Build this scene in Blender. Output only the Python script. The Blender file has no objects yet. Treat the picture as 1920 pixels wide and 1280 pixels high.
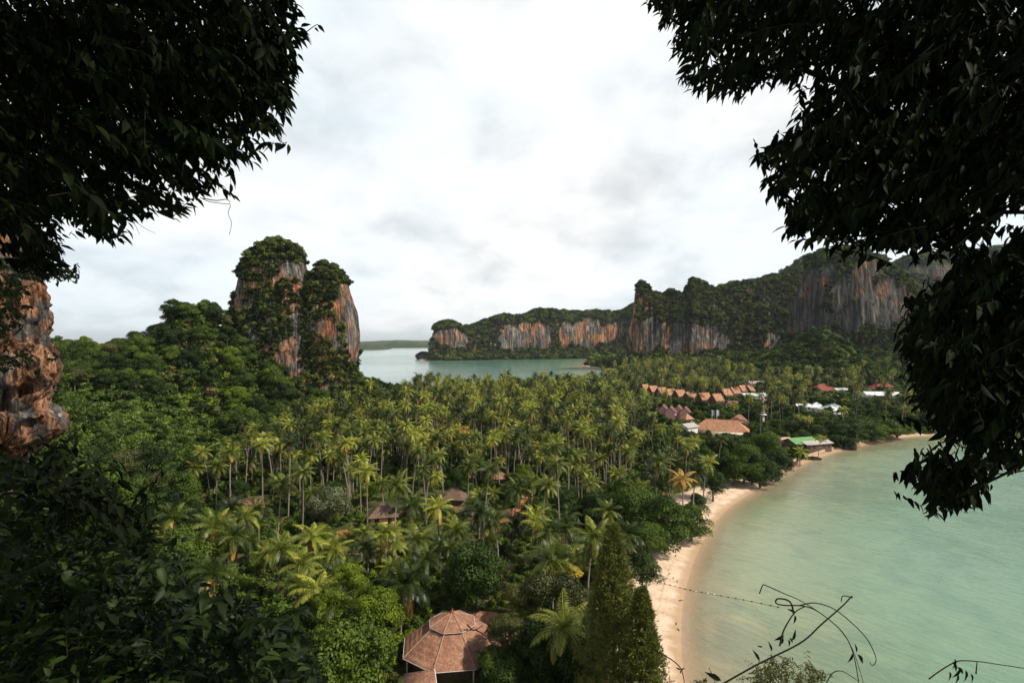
import bpy, math, random
import numpy as np
from math import radians as R, sin, cos, pi
random.seed(7); rng = np.random.default_rng(11)
S = bpy.context.scene
# ------------------------------------------------------------------ camera, world, sun, exposure
FPX = 1067.0; HC = 51.5
cam = bpy.data.objects.new('camera', bpy.data.cameras.new('camera')); S.collection.objects.link(cam)
cam.location = (0, 0, HC); cam.rotation_euler = (R(90), 0, 0)
cam.data.sensor_width = 36; cam.data.lens = 36 * FPX / 1920; cam.data.clip_end = 90000; cam.data.clip_start = .05
S.camera = cam
SUN_EL, SUN_AZ = 46, 112          # azimuth clockwise from +Y (view direction)
S.view_settings.view_transform = 'Standard'; S.view_settings.look = 'None'
S.view_settings.exposure = 0.18; S.view_settings.gamma = 1.0
try:
    S.cycles.max_bounces = 6; S.cycles.diffuse_bounces = 2; S.cycles.transparent_max_bounces = 8
    S.cycles.sample_clamp_indirect = 4
    S.cycles.volume_bounces = 0
except Exception: pass
W = bpy.data.worlds.new('World'); S.world = W; W.use_nodes = True
def nd(nt, t, **k):
    n = nt.nodes.new(t)
    for a, v in k.items():
        if a.startswith('i_'):
            key = a[2:]; key = int(key) if key.isdigit() else key
            n.inputs[key].default_value = v
        else: setattr(n, a, v)
    return n
def mth(nt, op, a, b=None, c=None, clamp=False):
    n = nt.nodes.new('ShaderNodeMath'); n.operation = op; n.use_clamp = clamp
    for i, x in enumerate((a, b, c)):
        if x is None: continue
        if isinstance(x, (int, float)): n.inputs[i].default_value = x
        else: nt.links.new(x, n.inputs[i])
    return n.outputs[0]
def mixc(nt, f, a, b, mode='MIX'):
    n = nt.nodes.new('ShaderNodeMix'); n.data_type = 'RGBA'; n.blend_type = mode
    for s, x in ((n.inputs[0], f), (n.inputs[6], a), (n.inputs[7], b)):
        if isinstance(x, (int, float)): s.default_value = x
        elif isinstance(x, (tuple, list)): s.default_value = (x[0], x[1], x[2], 1)
        else: nt.links.new(x, s)
    return n.outputs[2]
def ramp(nt, f, stops):
    n = nt.nodes.new('ShaderNodeValToRGB'); e = n.color_ramp.elements
    while len(e) < len(stops): e.new(.5)
    for q, (p, c) in zip(e, stops):
        q.position = p
        q.color = (c, c, c, 1) if isinstance(c, (int, float)) else (c[0], c[1], c[2], 1)
    if not isinstance(f, (int, float)): nt.links.new(f, n.inputs[0])
    return n.outputs[0]
def noise(nt, vec, scale, detail=4, rough=.5, dist=0):
    n = nt.nodes.new('ShaderNodeTexNoise'); n.inputs['Scale'].default_value = scale
    n.inputs['Detail'].default_value = detail; n.inputs['Roughness'].default_value = rough
    n.inputs['Distortion'].default_value = dist
    if vec is not None: nt.links.new(vec, n.inputs['Vector'])
    return n.outputs['Fac']
def vmul(nt, vec, s):
    n = nt.nodes.new('ShaderNodeMapping'); n.inputs['Scale'].default_value = s; nt.links.new(vec, n.inputs['Vector']); return n.outputs[0]
def build_world():
    nt = W.node_tree; nt.nodes.clear()
    out = nd(nt, 'ShaderNodeOutputWorld'); bg = nd(nt, 'ShaderNodeBackground')
    sky = nd(nt, 'ShaderNodeTexSky', sky_type='NISHITA', sun_disc=False)
    sky.sun_elevation = R(SUN_EL); sky.sun_rotation = R(SUN_AZ)
    tc = nd(nt, 'ShaderNodeTexCoord'); sp = nd(nt, 'ShaderNodeSeparateXYZ')
    nt.links.new(tc.outputs['Generated'], sp.inputs[0])
    x, y, z = sp.outputs
    zz = mth(nt, 'ADD', mth(nt, 'MAXIMUM', z, 0.0), .36)
    cb = nd(nt, 'ShaderNodeCombineXYZ')
    nt.links.new(mth(nt, 'DIVIDE', x, zz), cb.inputs[0]); nt.links.new(mth(nt, 'DIVIDE', y, zz), cb.inputs[1])
    big = noise(nt, vmul(nt, cb.outputs[0], (1, .9, 1)), 1.45, 5, .5, .25)
    fine = noise(nt, vmul(nt, cb.outputs[0], (1, .9, 1)), 4.6, 6, .52, .2)
    m = mth(nt, 'ADD', mth(nt, 'MULTIPLY', big, .56), mth(nt, 'MULTIPLY', fine, .44))
    col = ramp(nt, m, [(.35, (.66, .69, .71)), (.42, (.78, .805, .815)), (.47, (.88, .89, .895)), (.52, (.95, .95, .945)), (.60, (1.0, .995, .985))])
    blue = ramp(nt, noise(nt, cb.outputs[0], .8, 3, .5, .2), [(.40, (.87, .95, 1.0)), (.56, (1, 1, 1))])
    col = mixc(nt, 1.0, col, blue, 'MULTIPLY')
    # towards the east (right) the veil is brighter
    skyc = mixc(nt, 1.0, sky.outputs[0], (.075, .075, .075), 'MULTIPLY')
    f = ramp(nt, z, [(.50, 1.0), (.66, 0.12)])
    fin = mixc(nt, f, skyc, col)
    low = ramp(nt, z, [(0.0, 0.0), (.02, 1.0)])
    fin = mixc(nt, low, (.55, .60, .60), fin)
    nt.links.new(fin, bg.inputs[0]); bg.inputs[1].default_value = .99
    nt.links.new(bg.outputs[0], out.inputs[0])
build_world()
ld = bpy.data.lights.new('sun', 'SUN'); ld.energy = 5.0; ld.angle = R(.6); ld.color = (1, .92, .79)
sun = bpy.data.objects.new('sun', ld); S.collection.objects.link(sun); sun.location = (200, -80, 300)
sun.rotation_euler = (R(90 - SUN_EL), 0, R(180 - SUN_AZ))

# ------------------------------------------------------------------ maths helpers
def ihash(x, y, z, seed):
    h = (x * 374761393 + y * 668265263 + z * 2147483647 + seed * 974634777) & 0xffffffff
    h = ((h ^ (h >> 13)) * 1274126177) & 0xffffffff
    h = h ^ (h >> 16)
    h = (h * 2246822519) & 0xffffffff
    return ((h ^ (h >> 15)) & 0xffff) / 65535.0
def vnoise(P, seed=0):
    P = np.asarray(P, float); I = np.floor(P).astype(np.int64); f = P - I; f = f * f * (3 - 2 * f)
    r = 0
    for dx in (0, 1):
        for dy in (0, 1):
            for dz in (0, 1):
                w = (f[:, 0] if dx else 1 - f[:, 0]) * (f[:, 1] if dy else 1 - f[:, 1]) * (f[:, 2] if dz else 1 - f[:, 2])
                r = r + w * ihash(I[:, 0] + dx, I[:, 1] + dy, I[:, 2] + dz, seed)
    return r
def fbm(P, octv=4, seed=0, gain=.5):
    a, s, t, f = 1., 0, 0., 1.
    P = np.asarray(P, float)
    for o in range(octv):
        s = s + a * vnoise(P * f + o * 17.3, seed + o); t += a; a *= gain; f *= 2.03
    return s / t
def sstep(a, b, x):
    t = np.clip((x - a) / (b - a), 0, 1); return t * t * (3 - 2 * t)
def wpt(px, py, z=None, Y=None):
    """photo direction -> real point at height z or distance Y"""
    if Y is None: Y = (HC - z) * FPX / (py - 640.0)
    return np.array([(px - 960) / FPX * Y, Y, HC - (py - 640) / FPX * Y])
def proj(P):
    P = np.atleast_2d(P); Y = np.maximum(P[:, 1], .01)
    return 960 + P[:, 0] / Y * FPX, 640 + (HC - P[:, 2]) / Y * FPX
def inpoly(x, y, poly):
    x = np.asarray(x, float); y = np.asarray(y, float); c = np.zeros(x.shape, bool); n = len(poly)
    for i in range(n):
        x1, y1 = poly[i]; x2, y2 = poly[(i + 1) % n]
        if y1 == y2: continue
        k = ((y1 > y) != (y2 > y)) & (x < (x2 - x1) * (y - y1) / (y2 - y1) + x1); c ^= k
    return c
def polydist(X, Y, poly, closed=True):
    d = np.full(X.shape, 1e9); n = len(poly)
    for i in range(n if closed else n - 1):
        ax, ay = poly[i]; bx, by = poly[(i + 1) % n]
        dx, dy = bx - ax, by - ay; L = dx * dx + dy * dy + 1e-9
        t = np.clip(((X - ax) * dx + (Y - ay) * dy) / L, 0, 1)
        d = np.minimum(d, np.hypot(X - ax - t * dx, Y - ay - t * dy))
    return d
def spline(pts, n):
    pts = np.array(pts, float); N = len(pts); t = np.linspace(0, N - 1, n); out = []
    for u in t:
        i = min(int(u), N - 2); f = u - i
        p0, p1, p2, p3 = pts[max(i - 1, 0)], pts[i], pts[i + 1], pts[min(i + 2, N - 1)]
        out.append(.5 * ((2 * p1) + (-p0 + p2) * f + (2 * p0 - 5 * p1 + 4 * p2 - p3) * f * f + (-p0 + 3 * p1 - 3 * p2 + p3) * f ** 3))
    return np.array(out)

# ------------------------------------------------------------------ mesh + object helpers
def mesh_np(name, V, F, mats=(), attrs=None, smooth=False, mi=None):
    V = np.asarray(V, np.float32); me = bpy.data.meshes.new(name)
    if isinstance(F, list) and len(F) and not isinstance(F[0], np.ndarray) or (isinstance(F, np.ndarray)):
        try: A = np.asarray(F, np.int32); ok = A.ndim == 2
        except Exception: ok = False
    else: ok = False
    if ok:
        m, k = A.shape
        me.vertices.add(len(V)); me.vertices.foreach_set('co', V.ravel())
        me.loops.add(m * k); me.loops.foreach_set('vertex_index', A.ravel())
        me.polygons.add(m); me.polygons.foreach_set('loop_start', np.arange(0, m * k, k, dtype=np.int32))
    else: me.from_pydata([tuple(v) for v in V.tolist()], [], [list(map(int, f)) for f in F])
    for mt in mats: me.materials.append(mt)
    if mi is not None: me.polygons.foreach_set('material_index', np.asarray(mi, np.int32))
    for an, av in (attrs or {}).items():
        a = me.attributes.new(an, 'FLOAT', 'POINT'); a.data.foreach_set('value', np.asarray(av, np.float32))
    if smooth: me.polygons.foreach_set('use_smooth', np.ones(len(me.polygons), bool))
    me.update(calc_edges=True)
    return me
def obj(name, me, parent=None, loc=None, rotz=0):
    o = bpy.data.objects.new(name, me); S.collection.objects.link(o)
    if parent is not None: o.parent = parent
    if loc is not None: o.location = loc
    if rotz: o.rotation_euler = (0, 0, rotz)
    return o
def tag(o, label, cat, group=None, kind=None):
    if label: o['label'] = label
    if cat: o['category'] = cat
    if group: o['group'] = group
    if kind: o['kind'] = kind
    return o
def thing(name, label, cat, loc=(0, 0, 0), rotz=0, group=None):
    o = obj(name, None, None, loc, rotz); o.empty_display_size = .5
    return tag(o, label, cat, group)
class MB:
    def __init__(s): s.v = []; s.f = []; s.n = 0
    def add(s, V, F):
        V = np.asarray(V, float); s.v.append(V); s.f += [[int(i) + s.n for i in q] for q in F]; s.n += len(V); return s
    def box(s, x0, x1, y0, y1, z0, z1):
        V = [(x, y, z) for z in (z0, z1) for (x, y) in ((x0, y0), (x1, y0), (x1, y1), (x0, y1))]
        return s.add(V, [(3, 2, 1, 0), (4, 5, 6, 7), (0, 1, 5, 4), (1, 2, 6, 5), (2, 3, 7, 6), (3, 0, 4, 7)])
    def tube(s, P, r, k=6, cap=True):
        P = np.asarray(P, float); n = len(P); r = np.broadcast_to(np.asarray(r, float), (n,))
        T = np.gradient(P, axis=0); T /= np.linalg.norm(T, axis=1)[:, None] + 1e-9
        up = np.array([0, 0, 1.]) if abs(T[0][2]) < .9 else np.array([1., 0, 0]); V = []
        a = np.cross(T[0], up); a /= np.linalg.norm(a)
        for i in range(n):
            a = a - T[i] * a.dot(T[i]); a /= np.linalg.norm(a) + 1e-9; b = np.cross(T[i], a)
            for j in range(k): V.append(P[i] + r[i] * (a * cos(2 * pi * j / k) + b * sin(2 * pi * j / k)))
        F = [(i * k + j, i * k + (j + 1) % k, (i + 1) * k + (j + 1) % k, (i + 1) * k + j) for i in range(n - 1) for j in range(k)]
        if cap: F += [tuple(range(k))[::-1], tuple(range((n - 1) * k, n * k))]
        return s.add(V, F)
    def mesh(s, name, mat, smooth=False):
        return mesh_np(name, np.concatenate(s.v), [np.array(q) for q in s.f] if False else s.f, [mat], smooth=smooth) if len({len(q) for q in s.f}) == 1 else s._py(name, mat, smooth)
    def _py(s, name, mat, smooth):
        me = bpy.data.meshes.new(name); me.from_pydata([tuple(v) for v in np.concatenate(s.v).tolist()], [], s.f); me.materials.append(mat)
        if smooth: me.polygons.foreach_set('use_smooth', np.ones(len(me.polygons), bool))
        me.update(); return me
    def build(s, name, mat, parent=None, smooth=False): return obj(name, s.mesh(name, mat, smooth), parent)

# ------------------------------------------------------------------ materials
def newmat(name):
    m = bpy.data.materials.new(name); m.use_nodes = True; nt = m.node_tree; nt.nodes.clear()
    out = nd(nt, 'ShaderNodeOutputMaterial'); b = nd(nt, 'ShaderNodeBsdfPrincipled')
    nt.links.new(b.outputs[0], out.inputs[0]); return m, nt, b, out
def attr(nt, name):
    n = nd(nt, 'ShaderNodeAttribute', attribute_name=name); return n.outputs['Fac']
def leafmat(name, c0, c1, c2, rough=.5, trans=.22, var=.5, spec=.35, nscale=.25, pos=(.12, .5, .9)):
    """c0 dark, c1 mid, c2 light leaf colour; per leaf tone + per plant random"""
    m, nt, b, out = newmat(name)
    oi = nd(nt, 'ShaderNodeObjectInfo'); t = attr(nt, 'tone')
    geo = nd(nt, 'ShaderNodeNewGeometry')
    n = noise(nt, geo.outputs['Position'], nscale, 2)
    f = mth(nt, 'ADD', mth(nt, 'MULTIPLY', t, .62), mth(nt, 'MULTIPLY', n, .38))
    f = mth(nt, 'ADD', f, mth(nt, 'MULTIPLY', mth(nt, 'SUBTRACT', oi.outputs['Random'], .5), var), clamp=True)
    col = ramp(nt, f, [(pos[0], c0), (pos[1], c1), (pos[2], c2)])
    nt.links.new(col, b.inputs['Base Color']); b.inputs['Roughness'].default_value = rough
    b.inputs['Specular IOR Level'].default_value = spec
    if trans > 0:
        tr = nd(nt, 'ShaderNodeBsdfTranslucent'); mx = nd(nt, 'ShaderNodeMixShader')
        nt.links.new(mixc(nt, 1., col, (1.25, 1.35, .6), 'MULTIPLY'), tr.inputs[0]); mx.inputs[0].default_value = trans
        nt.links.new(b.outputs[0], mx.inputs[1]); nt.links.new(tr.outputs[0], mx.inputs[2]); nt.links.new(mx.outputs[0], out.inputs[0])
    return m
def plain(name, c, rough=.7, c2=None, scale=3., spec=.3, stretch=(1, 1, 1), bump=0):
    m, nt, b, out = newmat(name)
    tc = nd(nt, 'ShaderNodeTexCoord'); v = vmul(nt, tc.outputs['Object'], stretch)
    n = noise(nt, v, scale, 5, .6)
    nt.links.new(ramp(nt, n, [(.3, c), (.7, c2 or tuple(x * 1.25 for x in c))]), b.inputs['Base Color'])
    b.inputs['Roughness'].default_value = rough; b.inputs['Specular IOR Level'].default_value = spec
    if bump:
        bp = nd(nt, 'ShaderNodeBump'); bp.inputs['Strength'].default_value = bump; bp.inputs['Distance'].default_value = .1
        nt.links.new(n, bp.inputs['Height']); nt.links.new(bp.outputs[0], b.inputs['Normal'])
    return m
M = {}
M['palm'] = leafmat('palm_leaf', (.005, .012, .002), (.042, .066, .006), (.32, .335, .045), .42, .16, .6, .25, pos=(.18, .58, .98))
M['palm_old'] = leafmat('dry_palm_leaf', (.16, .09, .02), (.32, .19, .04), (.45, .30, .07), .6, .15, .2)
M['green'] = leafmat('broad_leaf', (.006, .014, .002), (.027, .052, .006), (.10, .145, .015), .6, .2, .5, .2, .12)
M['dark'] = leafmat('dark_leaf', (.005, .013, .003), (.020, .042, .006), (.068, .11, .016), .6, .14, .2, .2)
M['bright'] = leafmat('bright_leaf', (.014, .030, .003), (.10, .15, .010), (.30, .36, .028), .6, .28, .15, .2)
M['olive'] = leafmat('olive_leaf', (.014, .018, .004), (.055, .062, .010), (.15, .15, .028), .55, .2, .3)
M['yellow'] = leafmat('yellow_blossom', (.20, .14, .010), (.38, .26, .015), (.50, .38, .03), .6, .2, .1)
M['pale'] = leafmat('pale_leaf', (.028, .040, .014), (.085, .105, .040), (.20, .21, .11), .5, .18, .1)
M['beach'] = leafmat('beach_leaf', (.010, .022, .003), (.045, .080, .009), (.13, .185, .022), .6, .2, .15, .2)
M['casu'] = leafmat('casuarina_needle', (.035, .046, .008), (.095, .110, .018), (.19, .20, .035), .6, .2, .1)
M['veg'] = leafmat('cliff_leaf', (.004, .008, .002), (.026, .042, .007), (.12, .145, .024), .65, .15, .85, .15, .03)
M['vine'] = leafmat('creeper_leaf', (.010, .024, .003), (.055, .100, .008), (.17, .24, .020), .5, .22, .3, .35, .06)
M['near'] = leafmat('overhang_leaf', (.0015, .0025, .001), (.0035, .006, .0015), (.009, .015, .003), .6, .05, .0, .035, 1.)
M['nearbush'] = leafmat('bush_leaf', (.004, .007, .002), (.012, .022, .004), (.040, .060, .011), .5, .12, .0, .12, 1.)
M['trunk'] = plain('palm_bark', (.13, .105, .08), .85, (.26, .22, .18), 4, stretch=(1, 1, 3))
M['bark'] = plain('tree_bark', (.045, .036, .026), .9, (.13, .11, .085), 3)
M['twig'] = plain('twig_bark', (.006, .005, .004), .9, (.018, .014, .010), 30, .1)
def rock_mat(name, sc, warm=.5, bright=1., k=1.0, dark=.5):
    m, nt, b, out = newmat(name)
    geo = nd(nt, 'ShaderNodeNewGeometry'); P = geo.outputs['Position']
    st = noise(nt, vmul(nt, P, (sc, sc, sc * .14)), 1.6, 9, .78, .4)
    st2 = noise(nt, vmul(nt, P, (sc, sc, sc * .07)), 4.4, 6, .75, .2)
    pat = noise(nt, vmul(nt, P, (sc, sc, sc * .8)), .42, 6, .62, .6)
    crk = noise(nt, vmul(nt, P, (sc, sc, sc * .9)), 3.0, 9, .8, .3)
    hole = noise(nt, vmul(nt, P, (sc, sc, sc * 1.1)), 1.1, 6, .65, .5)
    B = bright
    cool = ramp(nt, st, [(.34, (.020 * B, .020 * B, .020 * B)), (.46, (.085 * B, .082 * B, .078 * B)), (.56, (.20 * B, .185 * B, .165 * B)), (.68, (.46 * B, .42 * B, .36 * B))])
    warmc = ramp(nt, st, [(.33, (.040 * B, .024 * B, .016 * B)), (.45, (.22 * B, .095 * B, .045 * B)), (.55, (.44 * B, .21 * B, .11 * B)), (.66, (.62 * B, .47 * B, .34 * B))])
    f = ramp(nt, pat, [(.56 - .16 * warm, 0.), (.66 - .16 * warm, 1.)])
    c = mixc(nt, f, cool, warmc)
    c = mixc(nt, ramp(nt, st2, [(dark - .10, .9), (dark + .02, 0.)]), c, (.020, .018, .017))
    c = mixc(nt, ramp(nt, crk, [(.36, .85), (.46, 0.)]), c, (.018, .015, .013))
    c = mixc(nt, ramp(nt, hole, [(.34, .95), (.42, 0.)]), c, (.014, .012, .010))
    sp = nd(nt, 'ShaderNodeSeparateXYZ'); nt.links.new(geo.outputs['Normal'], sp.inputs[0])
    g = ramp(nt, mth(nt, 'ADD', sp.outputs[2], mth(nt, 'MULTIPLY', mth(nt, 'SUBTRACT', crk, .5), .9)), [(.30, 0.), (.50, 1.)])
    c = mixc(nt, mth(nt, 'MULTIPLY', g, k), c, (.022, .032, .010))
    nt.links.new(c, b.inputs['Base Color']); b.inputs['Roughness'].default_value = .9; b.inputs['Specular IOR Level'].default_value = .12
    bp = nd(nt, 'ShaderNodeBump'); bp.inputs['Strength'].default_value = 1.; bp.inputs['Distance'].default_value = .22 / sc
    nt.links.new(mth(nt, 'ADD', mth(nt, 'ADD', st, mth(nt, 'MULTIPLY', st2, .5)), mth(nt, 'ADD', mth(nt, 'MULTIPLY', crk, .7), hole)), bp.inputs['Height']); nt.links.new(bp.outputs[0], b.inputs['Normal'])
    return m
M['rock'] = rock_mat('limestone', .17, .72, 1.08, dark=.52)
M['rock_far'] = rock_mat('limestone_distant', .060, .60, 1.1, dark=.52)
M['rock_grey'] = rock_mat('limestone_grey', .07, .38, .60, dark=.53)
M['rock_near'] = rock_mat('limestone_near', 1.9, .92, 1.0, .0, .51)

# ------------------------------------------------------------------ coast and terrain
def cp(px, py): w = wpt(px, py, 0.0); return (w[0], w[1])
east = [(12, -120), (16, 20), (22, 60), cp(1285, 1280), cp(1276, 1180), cp(1286, 1100), cp(1305, 1040), cp(1335, 985), cp(1370, 948), cp(1430, 910),
        cp(1475, 885), cp(1520, 862), cp(1600, 838), cp(1690, 820), cp(1760, 817), cp(1850, 822), cp(1920, 828), (330, 285), (430, 250), (700, 270)]
EAST = [tuple(p) for p in spline(east, 90)]
WEST = [(-257, 1575), (-245, 1548), (-190, 1580), (-125, 1650), (0, 1712), (120, 1800), (250, 1940), (262, 1800), (215, 1500), (170, 1300), (150, 1215), (158, 1120), (185, 1000), (172, 850),
        (135, 690), (70, 560), (0, 505), (-60, 482), (-140, 470), (-300, 500)]
LAND = EAST + [(2500, 300), (6000, 500), (6000, 6000), (1500, 4200), (200, 2600), (-180, 1950), (-262, 1720)] + WEST + [(-900, 600), (-1500, 200), (-1500, -600), (12, -600)]
def sdist(X, Y):
    d = polydist(X, Y, LAND); return np.where(inpoly(X, Y, LAND), d, -d)
FY = [-200, 0, 60, 80, 120, 165, 220, 290, 350, 400, 470, 560]
FX = [-30, -14, -35, -46, -68, -92, -106, -104, -78, -62, -90, -140]
HY = [-200, 0, 40, 80, 120, 160, 200, 250, 300, 360, 410, 460, 500]
HH = [50, 50, 34, 11, 14, 17, 22, 30, 36, 36, 26, 14, 4]
HILLS = [(-168, 312, 24, 32, 24), (-125, 305, 26, 22, 14), (330, 690, 60, 70, 26), (362, 650, 26, 60, 30), (585, 770, 190, 105, 36), (740, 620, 230, 120, 52), (380, 930, 150, 90, 8),
         (150, 1780, 200, 90, 18), (-190, 1620, 60, 35, 18), (60, 1790, 130, 45, 14), (430, 1050, 120, 120, 25)]
def terr(X, Y, sd=None):
    X = np.asarray(X, float); Y = np.asarray(Y, float)
    if sd is None: sd = sdist(X, Y)
    z = np.where(sd > 0, 1.5 * (1 - np.exp(-sd / 9.0)), np.maximum(sd * .06, -5.0))
    d = np.interp(Y, FY, FX) - X
    hm = np.interp(Y, HY, HH)
    P = np.stack([X / 28, Y / 28, X * 0], 1)
    nz = fbm(P, 4, 3)
    z = z + hm * sstep(-4, 78, d + (nz - .5) * 22) * (.82 + .36 * nz) * (sd > 0)
    z = np.where((Y < 70) & (Y > -300), np.maximum(z, 49.5 - .86 * np.maximum(Y, 0) - 1.6 * np.maximum(X - 11, 0) - .5 * np.maximum(-X - 14, 0) + (nz - .5) * 1.5), z)
    for hx, hy, rx, ry, h in HILLS:
        z = z + h * np.exp(-(((X - hx) / rx) ** 2 + ((Y - hy) / ry) ** 2)) * (.75 + .5 * nz) * sstep(5, 50, sd)
    return z
def polar(r0, r1, nr, a0, a1, na):
    r = np.geomspace(r0, r1, nr); a = np.radians(np.linspace(a0, a1, na))
    Rr, A = np.meshgrid(r, a, indexing='ij'); X = (Rr * np.sin(A)).ravel(); Y = (Rr * np.cos(A)).ravel()
    i = np.arange(nr - 1)[:, None] * na + np.arange(na - 1)[None]; i = i.ravel()
    return X, Y, np.stack([i, i + 1, i + na + 1, i + na], 1)[:, ::-1]
PATHS = [([cp(905, 1012), cp(925, 1005), cp(948, 985), cp(975, 960), cp(990, 940)], 1.3, 'red'), ([cp(640, 1005), cp(660, 1018), cp(672, 1030)], 1.5, 'red'),
         ([cp(615, 1072), cp(640, 1062), cp(665, 1048), cp(700, 1052), cp(735, 1042), cp(770, 1030)], 1.0, 'sand')]
def build_ground():
    X, Y, F = polar(12, 4600, 560, -68, 62, 560)
    sd = sdist(X, Y); z = terr(X, Y, sd)
    de = polydist(X, Y, EAST, False)
    nz = fbm(np.stack([X / 9, Y / 9, X * 0], 1), 3, 5)
    inner = np.interp(Y, [60, 100, 130, 160, 190, 215, 240, 270, 300, 330], [11, 10.5, 12, 12, 16, 11, 5, 2, 2.5, 4])
    sand = 1 - sstep(inner - 1.5, inner + 1.5, sd + (nz - .5) * 3)
    # west bay beach, far beach
    dw = polydist(X, Y, WEST[4:19], False); sand = np.maximum(sand * (de < 60), (1 - sstep(16, 22, dw)) * (sd > -200))
    sand = np.where(sd < 0, 1, sand)
    gm = MATG()
    me = mesh_np('ground', np.stack([X, Y, z], 1), F, [gm], {'sand': sand, 'sd': sd}, smooth=True)
    tag(obj('ground', me), 'sandy and grassy ground under the palm grove', None, kind='structure')
def MATG():
    m, nt, b, out = newmat('ground')
    g = nd(nt, 'ShaderNodeNewGeometry').outputs['Position']
    n1 = noise(nt, g, .08, 5); n2 = noise(nt, g, .9, 6, .65); n3 = noise(nt, g, .25, 3)
    grass = ramp(nt, mth(nt, 'ADD', mth(nt, 'MULTIPLY', n1, .5), mth(nt, 'MULTIPLY', n2, .5)), [(.35, (.018, .024, .006)), (.5, (.05, .066, .014)), (.65, (.10, .115, .03))])
    soil = ramp(nt, n2, [(.3, (.10, .055, .03)), (.7, (.24, .14, .08))])
    gr = mixc(nt, ramp(nt, n3, [(.54, 0.), (.64, .75)]), grass, soil)
    s1 = noise(nt, g, .35, 6, .6); s2 = noise(nt, g, 3., 5, .7)
    sd = attr(nt, 'sd')
    sand = ramp(nt, mth(nt, 'ADD', mth(nt, 'MULTIPLY', s1, .6), mth(nt, 'MULTIPLY', s2, .4)), [(.35, (.42, .29, .19)), (.5, (.60, .45, .32)), (.68, (.70, .55, .42))])
    # wrack lines and damp sand
    sdn = mth(nt, 'ADD', sd, mth(nt, 'MULTIPLY', mth(nt, 'SUBTRACT', s1, .5), 2.4))
    wet = ramp(nt, mth(nt, 'DIVIDE', sdn, 10.), [(0., 1.), (.08, 1.), (.24, 0.)])
    sand = mixc(nt, mth(nt, 'MULTIPLY', wet, .8), sand, (.36, .235, .135))
    l1 = ramp(nt, mth(nt, 'ABSOLUTE', mth(nt, 'SUBTRACT', sdn, 4.2)), [(0., .7), (.3, 0.)])
    sand = mixc(nt, mth(nt, 'MULTIPLY', l1, ramp(nt, s2, [(.45, 0.), (.6, 1.)])), sand, (.16, .10, .06))
    c = mixc(nt, attr(nt, 'sand'), gr, sand)
    nt.links.new(c, b.inputs['Base Color']); b.inputs['Roughness'].default_value = .9; b.inputs['Specular IOR Level'].default_value = .2
    bp = nd(nt, 'ShaderNodeBump'); bp.inputs['Strength'].default_value = .5; bp.inputs['Distance'].default_value = .25
    nt.links.new(s2, bp.inputs['Height']); nt.links.new(bp.outputs[0], b.inputs['Normal'])
    return m
build_ground()
def build_paths():
    mr = plain('red_earth', (.30, .085, .035), .9, (.46, .16, .075), 1.5); ms = plain('pale_path', (.34, .20, .13), .9, (.50, .33, .23), 1.5)
    for pts, w, k in PATHS:
        c = spline(pts, 40); T = np.gradient(c, axis=0); T /= np.linalg.norm(T, axis=1)[:, None]; Nn = np.stack([-T[:, 1], T[:, 0]], 1)
        V = []
        for j in np.linspace(-1, 1, 5):
            q = c + Nn * j * w * (1 + .2 * np.sin(np.arange(40) * .9 + j))[:, None]; V.append(np.column_stack([q, terr(q[:, 0], q[:, 1]) + .05]))
        V = np.concatenate(V); F = [(j * 40 + i, j * 40 + i + 1, (j + 1) * 40 + i + 1, (j + 1) * 40 + i) for j in range(4) for i in range(39)]
        tag(obj('path', mesh_np('path', V, np.array(F)[:, ::-1], [mr if k == 'red' else ms])), 'red earth track' if k == 'red' else 'pale sandy track', None, kind='structure')
build_paths()
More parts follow.
